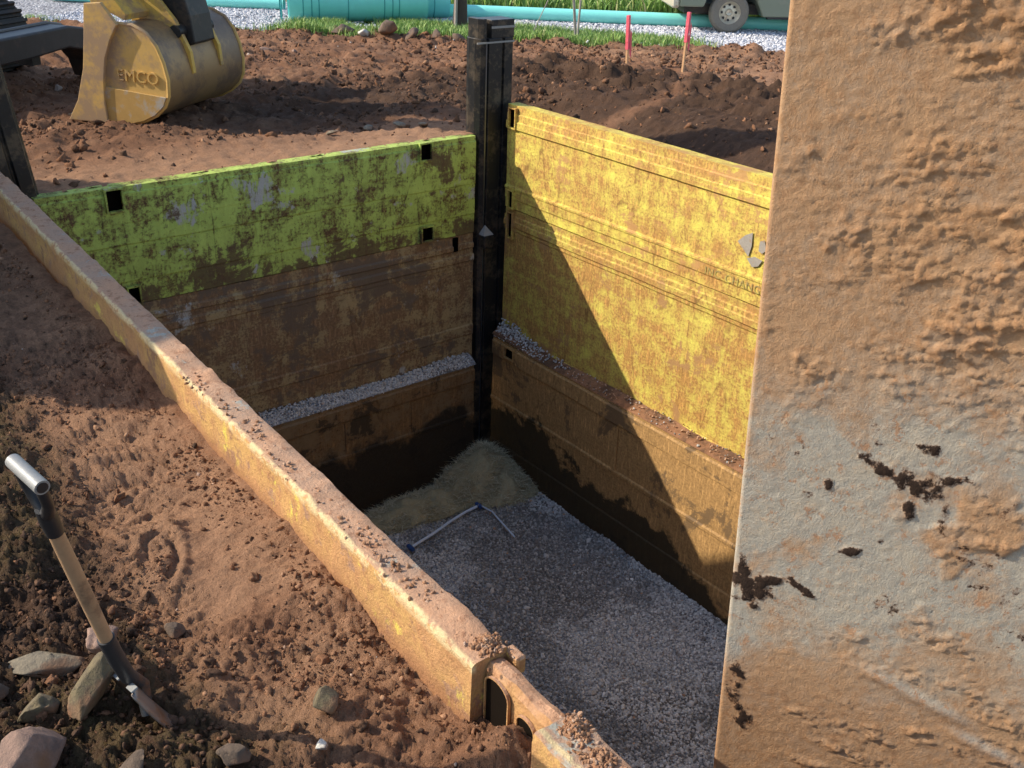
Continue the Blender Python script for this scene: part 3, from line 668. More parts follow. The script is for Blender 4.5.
# ledge gravel: far wall ledge (thick) and right wall ledge (thick at the corner then thin)
def heap_strip(n, seed, far):
    r = np.random.default_rng(seed); t = r.uniform(0, 1, n)
    if far: x = 1.7+t*3.5; prof_ = .05+.06*vn(x*2, x*0, seed=3); u = r.uniform(0, 1, n); y = 6.965+u*.13; z = -2.42+prof_*np.sin(u*1.5)*r.uniform(.2, 1, n)+.0
    else:
        y = 7.0-3.4*t**1.0; a = sstep(6.2, 6.9, y); u = r.uniform(0, 1, n); prof_ = .012+.11*a; x = 5.475+u*.12; z = -2.175+.035*u+prof_*np.sin(u*1.6)*r.uniform(.2, 1, n)
        k = r.uniform(0, 1, n) < (.08+.92*a); return x[k], y[k], z[k]
    return x, y, z
x, y, z = heap_strip(9000, 11, True); S = np.random.default_rng(12).uniform(.007, .014, len(x)); tn = np.clip(np.random.default_rng(13).normal(.55, .2, len(x)), 0, .99)
scatter('ledge_gravel', T1, np.stack([x, y, z], -1), S, M_GRAV, tn, seed=6, label='strip of grey gravel on the ledge of the far wall')
x, y, z = heap_strip(3600, 14, False); r = np.random.default_rng(15); S = r.uniform(.007, .013, len(x))*(1+.8*(r.uniform(0, 1, len(x)) > .96)); tn = np.where(y > 6.0, np.clip(r.normal(.55, .2, len(y)), 0, .99), np.clip(r.normal(.3, .2, len(y)), 0, .99))
S = np.where(y < 6.0, S*.8, S); tn = np.where((y < 6.0) & (r.uniform(0, 1, len(y)) < .6), 1.0, tn)
scatter('ledge_gravel', T1, np.stack([x, y, z], -1), S, M_GRAV, tn, seed=7, label='pebbles and dirt strung along the ledge of the right wall')
# dirt bedding under the ledge stones
def ledge_bed(name, poly_fn, m, label):
    V, F = poly_fn(); o = link(name, mesh_np(name, V, F, True), m); tag(o, label, 'dirt', kind='stuff')
def bed_right():
    t = np.linspace(7.0, -1.0, 300); u = np.linspace(0, 1, 7); T, U = np.meshgrid(t, u, indexing='ij')
    x = 5.462+U*.138; h = (.008+.07*sstep(6.2, 6.9, T))*(.3+.7*np.sin(U*1.55))*(1+.6*(fbm(T, U, 8, 3, 5)-.5))+.004+.05*U*fbm(T, U, 2.5, 3, 6)
    i = np.arange(T.size).reshape(T.shape); F = np.stack([i[:-1, :-1], i[:-1, 1:], i[1:, 1:], i[1:, :-1]], -1).reshape(-1, 4)
    return np.stack([x, T, -2.19+h], -1).reshape(-1, 3), F
def bed_far():
    t = np.linspace(1.65, 5.25, 160); u = np.linspace(0, 1, 6); T, U = np.meshgrid(t, u, indexing='ij')
    h = (.03+.05*vn(T*2, T*0, seed=3))*np.sin(U*1.5)+.004
    i = np.arange(T.size).reshape(T.shape); F = np.stack([i[:-1, :-1], i[1:, :-1], i[1:, 1:], i[:-1, 1:]], -1).reshape(-1, 4)
    return np.stack([T, 6.956+U*.145, -2.42+h], -1).reshape(-1, 3), F
ledge_bed('ledge_dirt', bed_right, simple('ledge_soil', (.30, .155, .085), .95, var=.7, scale=28, dirt=(.12, .07, .045), dirt_thr=.5, bumpd=.03, spec=.1), 'reddish dirt lying along the ledge of the right wall')
ledge_bed('ledge_dirt', bed_far, M_FLOOR, 'grey grit lying along the ledge of the far wall')
# background gravel
r = np.random.default_rng(16); n = 60000; l = r.uniform(-8.2, 6.5, n); s = r.uniform(16.2, 21.5, n); x = .63*s+.777*l; y = .777*s-.63*l
gm = sstep(16.2, 17.0, s+.12*(l-2))*(1-sstep(15.9, 16.3, s)*sstep(19.2, 18.2, s+.35*(l-1))*sstep(-4.2, -3.2, l)*sstep(3.4, 2.3, l)*.85)
k = r.uniform(0, 1, n) < gm; x, y = x[k], y[k]; S = r.uniform(.016, .036, len(x)); 
def stone_light(n, r): return np.clip(r.normal(.7, .25, n), 0, .97)
M_LG = simple('pale_gravel', (.5, .5, .52), .85, var=.2)
m, nt, b = mat('pale_road_gravel'); t = attr(nt, 'tone'); L(nt, ramp(nt, t, [(0, (.12, .12, .13)), (.5, (.36, .36, .39)), (.9, (.68, .67, .69)), (1, (.75, .7, .65))]), b.inputs['Base Color']); b.inputs['Roughness'].default_value = .85
scatter('road_gravel', T1, np.stack([x, y, ground_h(x, y)+S*.2], -1), S, m, stone_light(len(x), r), seed=8, label='pale crushed gravel of the road under the pipes and the truck')

# stones one can point at
G = 'stones lying in the left foreground'
def rock(name, loc, size, rot, seed, m, label, cat, group=None, sub=4, amp=.34):
    V, F = ico(sub, seed, amp, 1.7, 1, 16); V = V*np.array(size)*(1.45 if group == G else 1.15)
    Mx = np.array(Matrix.Rotation(rot[2], 3, 'Z') @ Matrix.Rotation(rot[1], 3, 'Y') @ Matrix.Rotation(rot[0], 3, 'X')); V = V@Mx.T
    o = link(name, mesh_np(name, V, F, True), m); o.location = loc; tag(o, label, cat, group); return o
MR1 = stone_material('pinkish_stone', (.30, .185, .135), (.17, .11, .085)); MR2 = stone_material('grey_tan_stone', (.24, .195, .13), (.13, .11, .08)); MR3 = stone_material('mossy_stone', (.17, .13, .065), (.08, .06, .04)); MR4 = stone_material('pale_stone', (.62, .58, .5), (.4, .34, .28))
G = 'stones lying in the left foreground'
def onground(x, y, dz=0): return (x, y, float(ground_h(np.array([x]), np.array([y]))[0])+dz)
rock('stone', onground(.235, 2.03, .03), (.075, .055, .045), (.3, .2, .6), 61, MR1, 'largest pinkish angular stone in the bottom left corner', 'stone', G)
rock('stone', onground(.345, 2.42, .03), (.068, .04, .032), (.1, -.1, -.5), 62, MR2, 'flat grey tan stone left of the shovel blade', 'stone', G)
rock('stone', onground(.42, 2.16, .055), (.09, .032, .036), (.2, -.75, .5), 63, MR3, 'long brown stone tilted up against the shovel blade', 'stone', G)
rock('stone', onground(.88, 1.78, .025), (.036, .032, .028), (.2, .2, .2), 64, MR3, 'round brown stone alone on the soil near the orange wall', 'stone', G)
rock('stone', onground(.26, 2.62, .03), (.045, .04, .03), (.2, .4, .2), 65, MR2, 'small grey stone at the left edge beside the shovel shaft', 'stone', G)
rock('stone', onground(.50, 2.36, .03), (.05, .035, .03), (.5, .2, 1.2), 66, MR1, 'reddish stone just behind the shovel socket', 'stone', G)
rock('stone', onground(.30, 2.22, .0), (.05, .04, .03), (.5, .2, 2.2), 67, MR3, 'dark stone half buried between the pinkish stone and the grey one', 'stone', G)
rock('stone', onground(.80, 1.66, .008), (.016, .013, .011), (.5, .2, 2.2), 68, MR4, 'tiny pale pebble on the soil right of the shovel', 'stone', G)
for nm, P_, S_q, tn_, sd_q, lb_ in CRUSTS: scatter(nm, T2, P_, S_q, M_CLOD, tn_, seed=sd_q, smooth=True, label=lb_)
MR5 = stone_material('dark_soil_stone', (.15, .10, .065), (.085, .06, .042), 20)
for x, y, sz, lb in ((.20, 2.36, .05, 'dark stone at the left edge above the largest pinkish stone'), (.16, 2.75, .055, 'dark stone at the left edge beside the upper part of the shaft'), (.62, 1.75, .035, 'dark stone at the bottom edge right of the shovel blade'), (.40, 1.86, .04, 'dark stone at the bottom edge just right of the largest pinkish stone'), (.70, 2.35, .028, 'small dark clod stone to the right of the shovel shaft')):
    rock('stone', onground(x, y, .012), (sz, sz*.75, sz*.6), (.3*x, .5, 9*x), int(110+y*10), MR5, lb, 'stone', G)
# broken chunks along the grass edge
G2 = 'broken chunks along the edge of the grass'
def bg_at(s, l): return .63*s+.777*l, .777*s-.63*l
CH = [(16.4, -2.75, .20, 'dark'), (16.1, -2.35, .17, 'white'), (16.0, -2.0, .19, 'dark'), (15.95, -1.62, .17, 'dark'), (15.95, -1.25, .14, 'dark'), (15.9, -.9, .15, 'dark'), (15.9, -.55, .13, 'dark'), (17.2, -3.0, .13, 'dark')]
LB = ['dark broken chunk at the left end of the row by the grass', 'whitish broken chunk in the row at the grass edge', 'dark chunk just right of the whitish one by the grass', 'dark chunk in the middle of the row by the grass', 'low dark chunk right of the middle of the row', 'dark chunk near the black post at the grass edge', 'small dark chunk nearest to the black corner post', 'dark clod standing behind the row beside the blue green pipe']
MDC = stone_material('dark_chunk', (.16, .10, .065), (.07, .05, .04), 14)
for i, ((s, l, sz, c), lb) in enumerate(zip(CH, LB)):
    x, y = bg_at(s, l); rock('broken_chunk', onground(x, y, sz*.28), (sz, sz*.6, sz*.5), (.2*i, .15*i, i*1.1), 80+i, MR4 if c == 'white' else MDC, lb, 'chunk', G2, sub=3)
for i, (s, l, sz) in enumerate([(13.9, -3.35, .10), (14.0, -3.0, .07)]):
    x, y = bg_at(s, l); rock('stone', onground(x, y, .03), (sz, sz*.7, sz*.45), (.2, .1, i), 95+i, MR1, ['larger of two pinkish stones on the red soil behind the bucket shadow', 'smaller of two pinkish stones on the red soil behind the bucket shadow'][i], 'stone', 'pinkish stones on the far soil', sub=3)
x, y = 6.05, 7.75
for i, (sx, sy, sz) in enumerate([(4.95, 7.75, .06), (5.1, 7.62, .05), (4.3, 7.85, .045), (4.75, 8.0, .05)]):
    rock('slab_piece', onground(sx, sy, .02), (sz*1.5, sz, sz*.4), (.2, .2, i*1.3), 100+i, MR2, ['flat grey slab piece nearest the post behind the green wall', 'small flat slab piece in front of the others behind the green wall', 'leftmost flat slab piece behind the green wall', 'farthest flat slab piece behind the green wall'][i], 'slab', 'flat slab pieces behind the green wall', sub=3)

# ------------------------------------------------------------------ straw heap, hoses on the floor
def blades(name, P, H, W, lean, mat_, seed, label, stuff=True, seg=2, tone=None):
    r = np.random.default_rng(seed); n = len(P); a = r.uniform(0, 2*np.pi, n); d = np.stack([np.cos(a), np.sin(a), np.zeros(n)], -1); b = r.uniform(0, 2*np.pi, n)
    ld = np.stack([np.cos(b), np.sin(b), np.zeros(n)], -1)*(lean*r.uniform(.3, 1.3, n)*H)[:, None]
    up = np.array([0, 0, 1.0])*H[:, None]; wv = d*W[:, None]/2
    v0 = P-wv; v1 = P+wv; mid = P+up*.55+ld*.3; v2 = mid-wv*.8; v3 = mid+wv*.8; v4 = P+up*.95+ld
    V = np.stack([v0, v1, v2, v3, v4], 1).reshape(-1, 3); o_ = np.arange(n)*5
    F = np.concatenate([np.stack([o_, o_+1, o_+3], -1), np.stack([o_, o_+3, o_+2], -1), np.stack([o_+2, o_+3, o_+4], -1)])
    tn = np.repeat(r.uniform(0, 1, n) if tone is None else tone, 5)
    o = link(name, mesh_np(name, V, F, False, {'tone': tn}), mat_); tag(o, label, name.replace('_', ' '), kind='stuff'); return o
m, nt, b = mat('straw'); L(nt, ramp(nt, attr(nt, 'tone'), [(0, (.28, .24, .14)), (.6, (.55, .49, .31)), (1, (.75, .68, .48))]), b.inputs['Base Color']); b.inputs['Roughness'].default_value = .8; M_STRAW = m
def straw_h(x, y):   # mound leaning into the corner
    d = np.sqrt(((x-5.25)/.55)**2+((y-6.85)/.75)**2); d2 = np.sqrt(((x-4.55)/.85)**2+((y-6.72)/.30)**2)
    return .30*np.clip(1-d, 0, 1)**.9+.13*np.clip(1-d2, 0, 1)**.6
sx = np.arange(3.6, 5.47, .03); sy = np.arange(5.9, 6.95, .03); SX, SY = np.meshgrid(sx, sy, indexing='ij'); SZ = floor_h(SX, SY)+straw_h(SX, SY)+(fbm(SX, SY, 7, 4, 7)-.5)*.14*(straw_h(SX, SY) > .03)-.03*(straw_h(SX, SY) < .01)
i = np.arange(SX.size).reshape(SX.shape); kk = straw_h(SX, SY)[:-1, :-1] > .012; F = np.stack([i[:-1, :-1], i[1:, :-1], i[1:, 1:], i[:-1, 1:]], -1)[kk]
sb = link('straw_heap', mesh_np('straw_heap', np.stack([SX, SY, SZ], -1).reshape(-1, 3), F, True), simple('straw_bed', (.36, .31, .18), .9, var=.5, scale=60, bumpd=.02)); tag(sb, 'heap of pale straw piled in the far corner of the pit floor', 'straw heap', kind='stuff')
r = np.random.default_rng(21); n = 14000; x = r.uniform(3.65, 5.45, n); y = r.uniform(5.95, 6.93, n); k = straw_h(x, y) > .015; x, y = x[k], y[k]
me_ = blades('straw_blades', np.stack([x, y, floor_h(x, y)+straw_h(x, y)-.01], -1), np.full(len(x), .018)*r.uniform(.4, 1.5, len(x)), np.full(len(x), .007), 6.0, M_STRAW, 22, 'loose pale straw stalks on the heap in the pit corner')
M_HOSE = simple('pale_blue_hose', (.62, .70, .80), .45, var=.15); M_CAP = simple('blue_fitting', (.03, .08, .24), .4)
def hose(pts, r_, label, fit):
    P = [(x, y, float(floor_h(np.array([x]), np.array([y]))[0])+.05) for x, y in pts]
    root = empty('thin_hose', P[0]); Q = [tuple(np.subtract(p, P[0])) for p in P]
    MB().tube(Q, r_, 8).build('tube', M_HOSE, root, True)
    for q in fit: MB().lathe([(0, -.04), (.02, -.04), (.024, 0), (.02, .04), (0, .04)], 10, Matrix.Translation(Q[q])).build('coupling', M_CAP, root, True)
    tag(root, label, 'hose')
hose([(3.97, 6.18), (4.25, 6.24), (4.5, 6.32), (4.72, 6.38), (4.86, 6.36)], .013, 'thin pale blue hose crossing the pit floor in front of the straw', [0, 4])
hose([(4.87, 6.32), (4.88, 6.18), (4.83, 5.95), (4.80, 5.74)], .008, 'thin white cord running from the hose end across the gravel', [])

# ------------------------------------------------------------------ the big muddy plate standing upright at right
sdir = Vector((.5, -.85, 0)).normalized(); ndir = Vector((-.85, -.5, 0)).normalized()
shear = -.09858529/2.05048          # edge leans within its own plane
W_, Zb, Zt = 2.4, -3.55, 2.3
us = np.concatenate([np.linspace(0, 1.0, 190)[:-1], np.linspace(1.0, W_, 50)]); zs = np.concatenate([np.linspace(Zb, -.65, 60)[:-1], np.linspace(-.65, 1.75, 440)[:-1], np.linspace(1.75, Zt, 16)])
U, ZZ = np.meshgrid(us, zs, indexing='ij')
def mud_fields(u, z):
    # streaks run along the plate, fanning slightly
    a = .30*(z-.35); up = u*np.cos(a)+z*np.sin(a)*0; zz = z-u*.16*np.tanh((z-.3)*1.2)*1.2
    st = .65*fbm(u*2.2, zz*8.5, 2.2, 6, 301, .62)+.35*fbm(u*1.3, zz*1.6, 6.5, 6, 303, .62); fine = fbm(u*16, zz*32, 1.6, 4, 311, .65); bl = fbm(u, z, 5, 5, 321)
    upper = sstep(.50, .95, z-.30*(u-.3)+.25*(bl-.5))*1.0
    right = sstep(.12, .42, u-.25*(z-1.3)*0)
    low = sstep(.28, -.10, z-.25*(bl-.5)*2-.25*(u-.4))
    heavy = sstep(.45, .62, st)*(.25+.75*right)*upper
    lump = sstep(.58, .72, fbm(u*1.0, z*1.0, 6, 5, 331))*upper*sstep(.03, .1, u)
    lowst = sstep(.50, .66, st)*low*sstep(.05, .35, u)
    patchm = sstep(.55, .62, bl)*sstep(.3, .45, u)*sstep(.1, .25, z)*sstep(.65, .5, z)
    cr = fbm(u, z, 14, 6, 391, .74); cr2 = fbm(u*1.0, zz*2.6, 10, 6, 395, .74)
    crust_ = sstep(.53, .56, cr*.5+cr2*.5)*np.clip(.15*upper+heavy*.9+lump*.8+lowst*.8+patchm*.6, 0, 1)
    crust2 = sstep(.575, .60, cr2)*np.clip(.4*upper*right+lowst*.7+patchm*.5, 0, 1)
    mudh = .0045*crust_*(.3+1.4*fine)+.004*crust2*(.3+1.4*fine)+.003*heavy*(.2+1.5*fine)+.0045*lump*(.2+1.5*fine)+.002*lowst*(.2+1.5*fine)+.003*patchm+.0015*(st-.5)*upper+.0012*(fine-.5)-.014*np.abs(fbm(u*18, zz*34, 1.5, 4, 371, .65)-.5)*np.clip(heavy+lump+lowst+.15, 0, 1)+.0022*(fbm(u, z, 70, 3, 381)-.5)+.004*(fbm(u, z, 38, 3, 383, .7)-.5)*np.clip(heavy+lump+lowst+patchm, 0, 1)
    dust = np.clip(np.maximum.reduce([upper*.85+.15*heavy, low*.9, patchm*.75]), 0, 1)
    return mudh, dust
mudh, dust = mud_fields(U, ZZ)
def blob(u, z, cu, cz, ru, rz_, an=0):
    c, s = math.cos(an), math.sin(an); a = (u-cu)*c+(z-cz)*s; b_ = -(u-cu)*s+(z-cz)*c; return np.clip(1.6-np.sqrt((a/ru)**2+(b_/rz_)**2), 0, 1)
nb = fbm(U, ZZ, 16, 4, 341, .6); nb2 = fbm(U, ZZ, 60, 3, 345, .65)
B = [(.035, .15, .04, .045, 0), (.09, .19, .05, .013, .3), (.15, .20, .035, .010, -.5), (.022, .24, .010, .05, 0), (.035, -.19, .018, .055, 0), (.075, -.29, .018, .03, 0), (.03, .03, .012, .02, 0), (.30, .575, .035, .012, -.6), (.37, .545, .03, .022, -.3), (.42, .55, .02, .03, 0), (.455, .57, .03, .01, .3), (.40, .64, .02, .012, 0), (.46, .47, .012, .035, 0), (.29, .65, .012, .022, .4), (.385, .48, .012, .02, 0), (.16, .46, .012, .01, 0), (.20, .50, .008, .012, 0), (.33, .38, .015, .012, 0), (.27, .33, .02, .008, .4)]
blk = np.zeros_like(U)
for cu, cz, ru, rz_, an in B: blk = np.maximum(blk, blob(U, ZZ, cu, cz, ru*1.15, rz_*1.15, an))
spray = sstep(.60, .66, nb*.5+nb2*.5)*sstep(.35, .5, fbm(U, ZZ, 3, 2, 351))*sstep(.75, .55, ZZ)*sstep(-.1, .2, ZZ)
blkf = np.clip(blk*.55+(nb-.5)*1.3+(nb2-.5)*.8, 0, 1)*(blk > 0); blkf = np.maximum(blkf, .42*spray)
blk = sstep(.42, .62, blkf)
# two raised gouges low down
for u0, z0, ln, an in ((.47, -.05, .14, -.33), (.66, -.16, .10, -.33)):
    c, s = math.cos(an), math.sin(an); a = (U-u0)*c+(ZZ-z0)*s; b_ = -(U-u0)*s+(ZZ-z0)*c
    w_ = np.exp(-(a/ln)**4); mudh = mudh+.008*w_*np.exp(-(b_/.018)**2)
    dust = dust*(1-.8*w_*np.exp(-((b_-.012)/.014)**2))
mudh = mudh+.0035*blk*(.3+nb2)
edge_r = .006
mudh = mudh*sstep(0, .02, U)
OFF = mudh - edge_r*np.clip(1-U/edge_r, 0, 1)**2
base = Vector((1.8, 1.2, 0)); Bm = Vector((1.791, 1.220, 0)); zb0 = -.493
nvec = np.array(ndir); sv = np.array(sdir)
P0 = np.array([Bm.x, Bm.y, 0.0])
POS = P0+sv*(U+shear*(ZZ-zb0))[..., None]+nvec*OFF[..., None]; POS[..., 2] = ZZ+(fbm(U, ZZ, 3, 2, 5)-.5)*.004*(ZZ < Zt)
nu, nz = U.shape; i = np.arange(nu*nz).reshape(nu, nz); F = np.stack([i[:-1, :-1], i[:-1, 1:], i[1:, 1:], i[1:, :-1]], -1).reshape(-1, 4)
V = POS.reshape(-1, 3); bk = (POS-nvec*(OFF[..., None]+.11))
ring = np.concatenate([i[0, :], i[1:, -1], i[-1, :-1][::-1], i[1:-1, 0][::-1]]); nb_ = len(ring)
V = np.concatenate([V, bk.reshape(-1, 3)[ring]]); q0 = nu*nz+np.arange(nb_); qn = np.roll(q0, -1); rn = np.roll(ring, -1)
F = np.concatenate([F, np.stack([ring, q0, qn, rn], -1)])
cb = bk[[0, 0, -1, -1], [0, -1, -1, 0]]; q = len(V); V = np.concatenate([V, cb]); F = np.concatenate([F, [[q, q+1, q+2, q+3]]])
pad = lambda a: np.concatenate([a.ravel(), np.full(len(V)-a.size, .8)])
bl_ = np.concatenate([blkf.ravel(), np.zeros(len(V)-blk.size)])
me = mesh_np('plate_skin', V, F, True, {'dust': pad(dust), 'black': bl_, 'mud': np.concatenate([(mudh/.02).ravel(), np.zeros(len(V)-mudh.size)])})
m, nt, b = mat('muddy_plate'); v = coords(nt); n1 = noise(nt, v, 6, 8, .66, .2); n2 = noise(nt, v, 40, 8, .75); n3 = noise(nt, v, 170, 5, .75)
steel = mixc(nt, thr(nt, n1, .36, .62), (.44, .375, .285), (.35, .325, .275)); steel = mixc(nt, mth(nt, 'MULTIPLY', thr(nt, n2, .5, .72), .5), steel, (.56, .35, .19))
steel = mixc(nt, mth(nt, 'MULTIPLY', thr(nt, n1, .50, .62), .7), steel, (.46, .27, .14)); steel = mixc(nt, mth(nt, 'MULTIPLY', thr(nt, noise(nt, v, 24, 8, .8), .56, .60), .8), steel, (.40, .21, .11))
mudc = mixc(nt, thr(nt, n1, .38, .62), (.42, .222, .10), (.46, .27, .14)); mudc = mixc(nt, thr(nt, n2, .52, .76), mudc, (.32, .165, .085))
dd = mth(nt, 'ADD', attr(nt, 'dust'), mth(nt, 'MULTIPLY_ADD', n2, .9, -.45)); dd = mth(nt, 'ADD', dd, mth(nt, 'MULTIPLY_ADD', n1, .7, -.35))
c = mixc(nt, thr(nt, dd, .1, 1.0), steel, mudc); c = mixc(nt, mth(nt, 'MULTIPLY', attr(nt, 'mud'), .8, clamp=True), c, (.37, .175, .075))
n5 = noise(nt, v, 90, 7, .8); bf = mth(nt, 'ADD', attr(nt, 'black'), mth(nt, 'MULTIPLY_ADD', n5, 1.4, -.72)); c = mixc(nt, mth(nt, 'MULTIPLY', thr(nt, bf, .26, .42), .6), c, (.16, .07, .035)); c = mixc(nt, thr(nt, bf, .38, .50), c, (.035, .02, .013)); c = mixc(nt, .55, c, ramp(nt, n3, [(.3, g(.78)), (.7, g(1.2))]), 'MULTIPLY')
L(nt, c, b.inputs['Base Color']); b.inputs['Roughness'].default_value = .88; b.inputs['Specular IOR Level'].default_value = .2
bump(nt, b, mth(nt, 'ADD', n2, mth(nt, 'MULTIPLY', n3, 1.2)), .8, .0035)
o = link('upright_plate', me, m); tag(o, 'huge mud caked steel plate standing upright at the right, its face in raking sun', 'steel plate')

# ------------------------------------------------------------------ shovel
M_DHANDLE = simple('worn_metal_grip', (.26, .26, .25), .45, .1, .2, 60, dirt=(.25, .2, .15), dirt_thr=.6); M_BLK = simple('black_plastic', (.02, .02, .022), .45); M_WOOD = simple('ash_wood', (.36, .22, .12), .6, var=.3, scale=40, dirt=(.2, .12, .07)); M_BLADE = simple('shovel_steel', (.22, .20, .18), .4, .6, .3, 30, dirt=(.2, .11, .06), dirt_thr=.5)
sh = empty('shovel', (0, 0, 0))
tip = Vector((.55, 2.0, -.27)); top = Vector((.34, 1.965, .635)); bt = Vector((.485, 2.06, -.11))
ax = (top-bt).normalized(); side = Vector((.16, -1.0, .0)); side = (side-ax*side.dot(ax)).normalized(); fr = ax.cross(side)
P = lambda t, a=0, b_=0: bt.lerp(top, t)+side*a+fr*b_
MB().tube([P(.27), P(.45), P(.62), P(.79)], [.0165, .0175, .0175, .0165], 14).build('shaft', M_WOOD, sh, True)
MB().tube([P(.77), P(.82), P(.87)], [.019, .021, .019], 14).build('handle_collar', M_BLK, sh, True)
yk = MB()
for sg in (-1, 1): yk.tube([P(.845), P(.875, sg*.022), P(.92, sg*.045), P(.99, sg*.05)], [.017, .014, .0125, .0125], 10)
yk.build('yoke', M_BLK, sh, True)
gp = MB().tube([P(1.0, -.062), P(1.0, .062)], .0165, 18).build('grip', M_DHANDLE, sh, True); MB().tube([P(1.0, .0615), P(1.0, .0635)], .012, 14).build('grip_end', M_BLK, gp, True)
MB().tube([P(.29), P(.18, 0, .002), P(.08, 0, .008), P(0, 0, .03), bt+Vector((.02, -.035, -.06))], [.021, .021, .02, .019, .015], 14).build('socket', simple('dark_socket', (.05, .052, .056), .45, .5, .3, 40, dirt=(.14, .08, .05)), sh, True)
# dished blade mostly sunk in the soil
n1_, n2_ = 14, 12; V = []; F = []
dn = (tip-bt).normalized(); sd = side.cross(dn).cross(dn)*-1; sd = (side-dn*side.dot(dn)).normalized(); nr = dn.cross(sd)
for a in range(n1_):
    t = a/(n1_-1); wd = .085*(1-.25*t)*(1 if t < .75 else math.sqrt(max(0, 1-((t-.75)/.25)**2))+.02)
    for k in range(n2_):
        u = -1+2*k/(n2_-1); V.append(bt+dn*(t*.27-.03)+sd*u*wd+nr*(.028*u*u-.02-.05*t*t))
for a in range(n1_-1):
    for k in range(n2_-1): F.append((a*n2_+k, a*n2_+k+1, (a+1)*n2_+k+1, (a+1)*n2_+k))
bo = MB().add(V, F).build('blade', M_BLADE, sh, True); bo.modifiers.new('thick', 'SOLIDIFY').thickness = .003
for sg in (-1, 1): MB().box(bt+sd*sg*.058+nr*-.004-dn*.034, (.045, .018, .004), Matrix((sd, nr, dn)).transposed()).build('foot_step', M_DHANDLE, bo)
tag(sh, 'short shovel with metal D grip and wooden shaft stuck in the soil at lower left', 'shovel')

# ------------------------------------------------------------------ excavator
M_CAT = simple('worn_yellow_machine', (.60, .38, .08), .55, 0, .2, 12, dirt=(.30, .19, .10), dirt_thr=.52, spec=.3); M_CATW = simple('worn_bucket_paint', (.64, .40, .12), .6, .0, .25, 9, dirt=(.36, .24, .15), dirt_thr=.50, spec=.3)
M_SHELL = simple('scuffed_shell_steel', (.20, .13, .08), .45, .35, .3, 10, dirt=(.32, .2, .09), dirt_thr=.52); M_DK = simple('dark_grease_steel', (.03, .028, .026), .5, .2, .4, 20, dirt=(.07, .05, .035)); M_TRK = simple('track_steel', (.045, .038, .032), .7, .3, .3, 15, dirt=(.12, .07, .04)); M_GLASS = simple('dark_glass', (.02, .025, .03), .08, 0, .1)
B0 = Vector((2.595, 9.375, 0)); av = Vector((.6, -.8, 0)); wv_ = Vector((.8, .6, 0)); K = 3.8
Mx = B0+wv_*.65-av*K; ex = empty('excavator', (Mx.x, Mx.y, .03), math.atan2(av.y, av.x))
# in local axes x forward (=av), y left (=wv)
def bk_x(u): return u+K
g0 = -.27; HW = .65
side_poly = [(.30, .70), (.46, .715), (.58, .54), (.80, .50), (.92, .33), (.965, .10), (.93, -.06), (.81, -.175), (.62, -.262), (.33, -.27), (.03, -.275), (.10, -.10), (.20, .17), (.25, .42)]
shell = MB(); out = [(.56, .55), (.70, .545), (.82, .49), (.90, .39), (.95, .26), (.975, .12), (.965, -.01), (.92, -.10), (.83, -.18), (.72, -.235), (.60, -.268), (.45, -.275), (.25, -.275), (.02, -.27)]
V = []; F = []; 
for (u, z) in out: V += [(bk_x(u), -HW, z), (bk_x(u), HW, z)]
inn = [(u-.035*(1 if u > .5 else 0), z+(.025 if z < 0 else -.02)) for u, z in out]
nO = len(out)
for (u, z) in inn: V += [(bk_x(u), -HW, z), (bk_x(u), HW, z)]
for q in range(nO-1): F += [(2*q, 2*q+1, 2*q+3, 2*q+2), (2*nO+2*q, 2*nO+2*q+2, 2*nO+2*q+3, 2*nO+2*q+1)]
F += [(0, 2*nO, 2*nO+1, 1), (2*nO-2, 2*nO-1, 4*nO-1, 4*nO-2)]
bkroot = shell.add(V, F).build('bucket', M_SHELL, ex, True)
inner_poly = out[:-1]+[(.32, -.27), (.30, .0), (.34, .25), (.44, .42)]
for sg in (-1, 1):
    MB().prism([(bk_x(u), z) for u, z in inner_poly], sg*(HW-.012), sg*(HW+.012), 'y').build('side_wall', M_CATW, bkroot, bevel=.004)
    cut = [(.30, .70), (.46, .715), (.585, .545), (.50, .42), (.43, .27), (.385, .08), (.365, -.10), (.37, -.277), (-.02, -.277), (.0, -.25), (.10, -.10), (.20, .17), (.25, .42)]
    MB().prism([(bk_x(u), z) for u, z in cut], sg*(HW+.013), sg*(HW+.05), 'y').build('side_cutter', M_CATW, bkroot, bevel=.006)
    MB().prism([(bk_x(u), z) for u, z in [(.37, -.272), (.60, -.266), (.72, -.232), (.83, -.178), (.92, -.098), (.955, -.02), (.365, .03)]], sg*(HW+.013), sg*(HW+.032), 'y').build('wear_plate', simple('wear_plate_yellow', (.50, .30, .09), .6, 0, .2, 12, dirt=(.40, .38, .34), dirt_thr=.56), bkroot, bevel=.004)
    rim = MB(); rp = [(u, z) for u, z in out[:12]]
    rim.tube([(bk_x(u), sg*HW, z) for u, z in rp], .018, 8); rim.build('shell_rim', M_CATW, bkroot, True)
for k in range(5):
    yy = -HW+.1+k*(2*HW-.2)/4; MB().prism([(bk_x(.04), -.29), (bk_x(.06), -.24), (bk_x(-.02), -.235), (bk_x(-.16), -.272), (bk_x(-.02), -.29)], yy-.04, yy+.04, 'y').build('tooth', simple('tooth_steel', (.30, .24, .16), .5, .4), bkroot)
tm = Matrix.Translation((bk_x(.50), -HW-.014, .095)) @ Matrix.Rotation(R(2), 4, 'Y') @ Matrix.Rotation(R(90), 4, 'X')
text_mesh('cast_letters', 'EMCO', .135, M_CATW, bkroot, tm, extrude=.012)
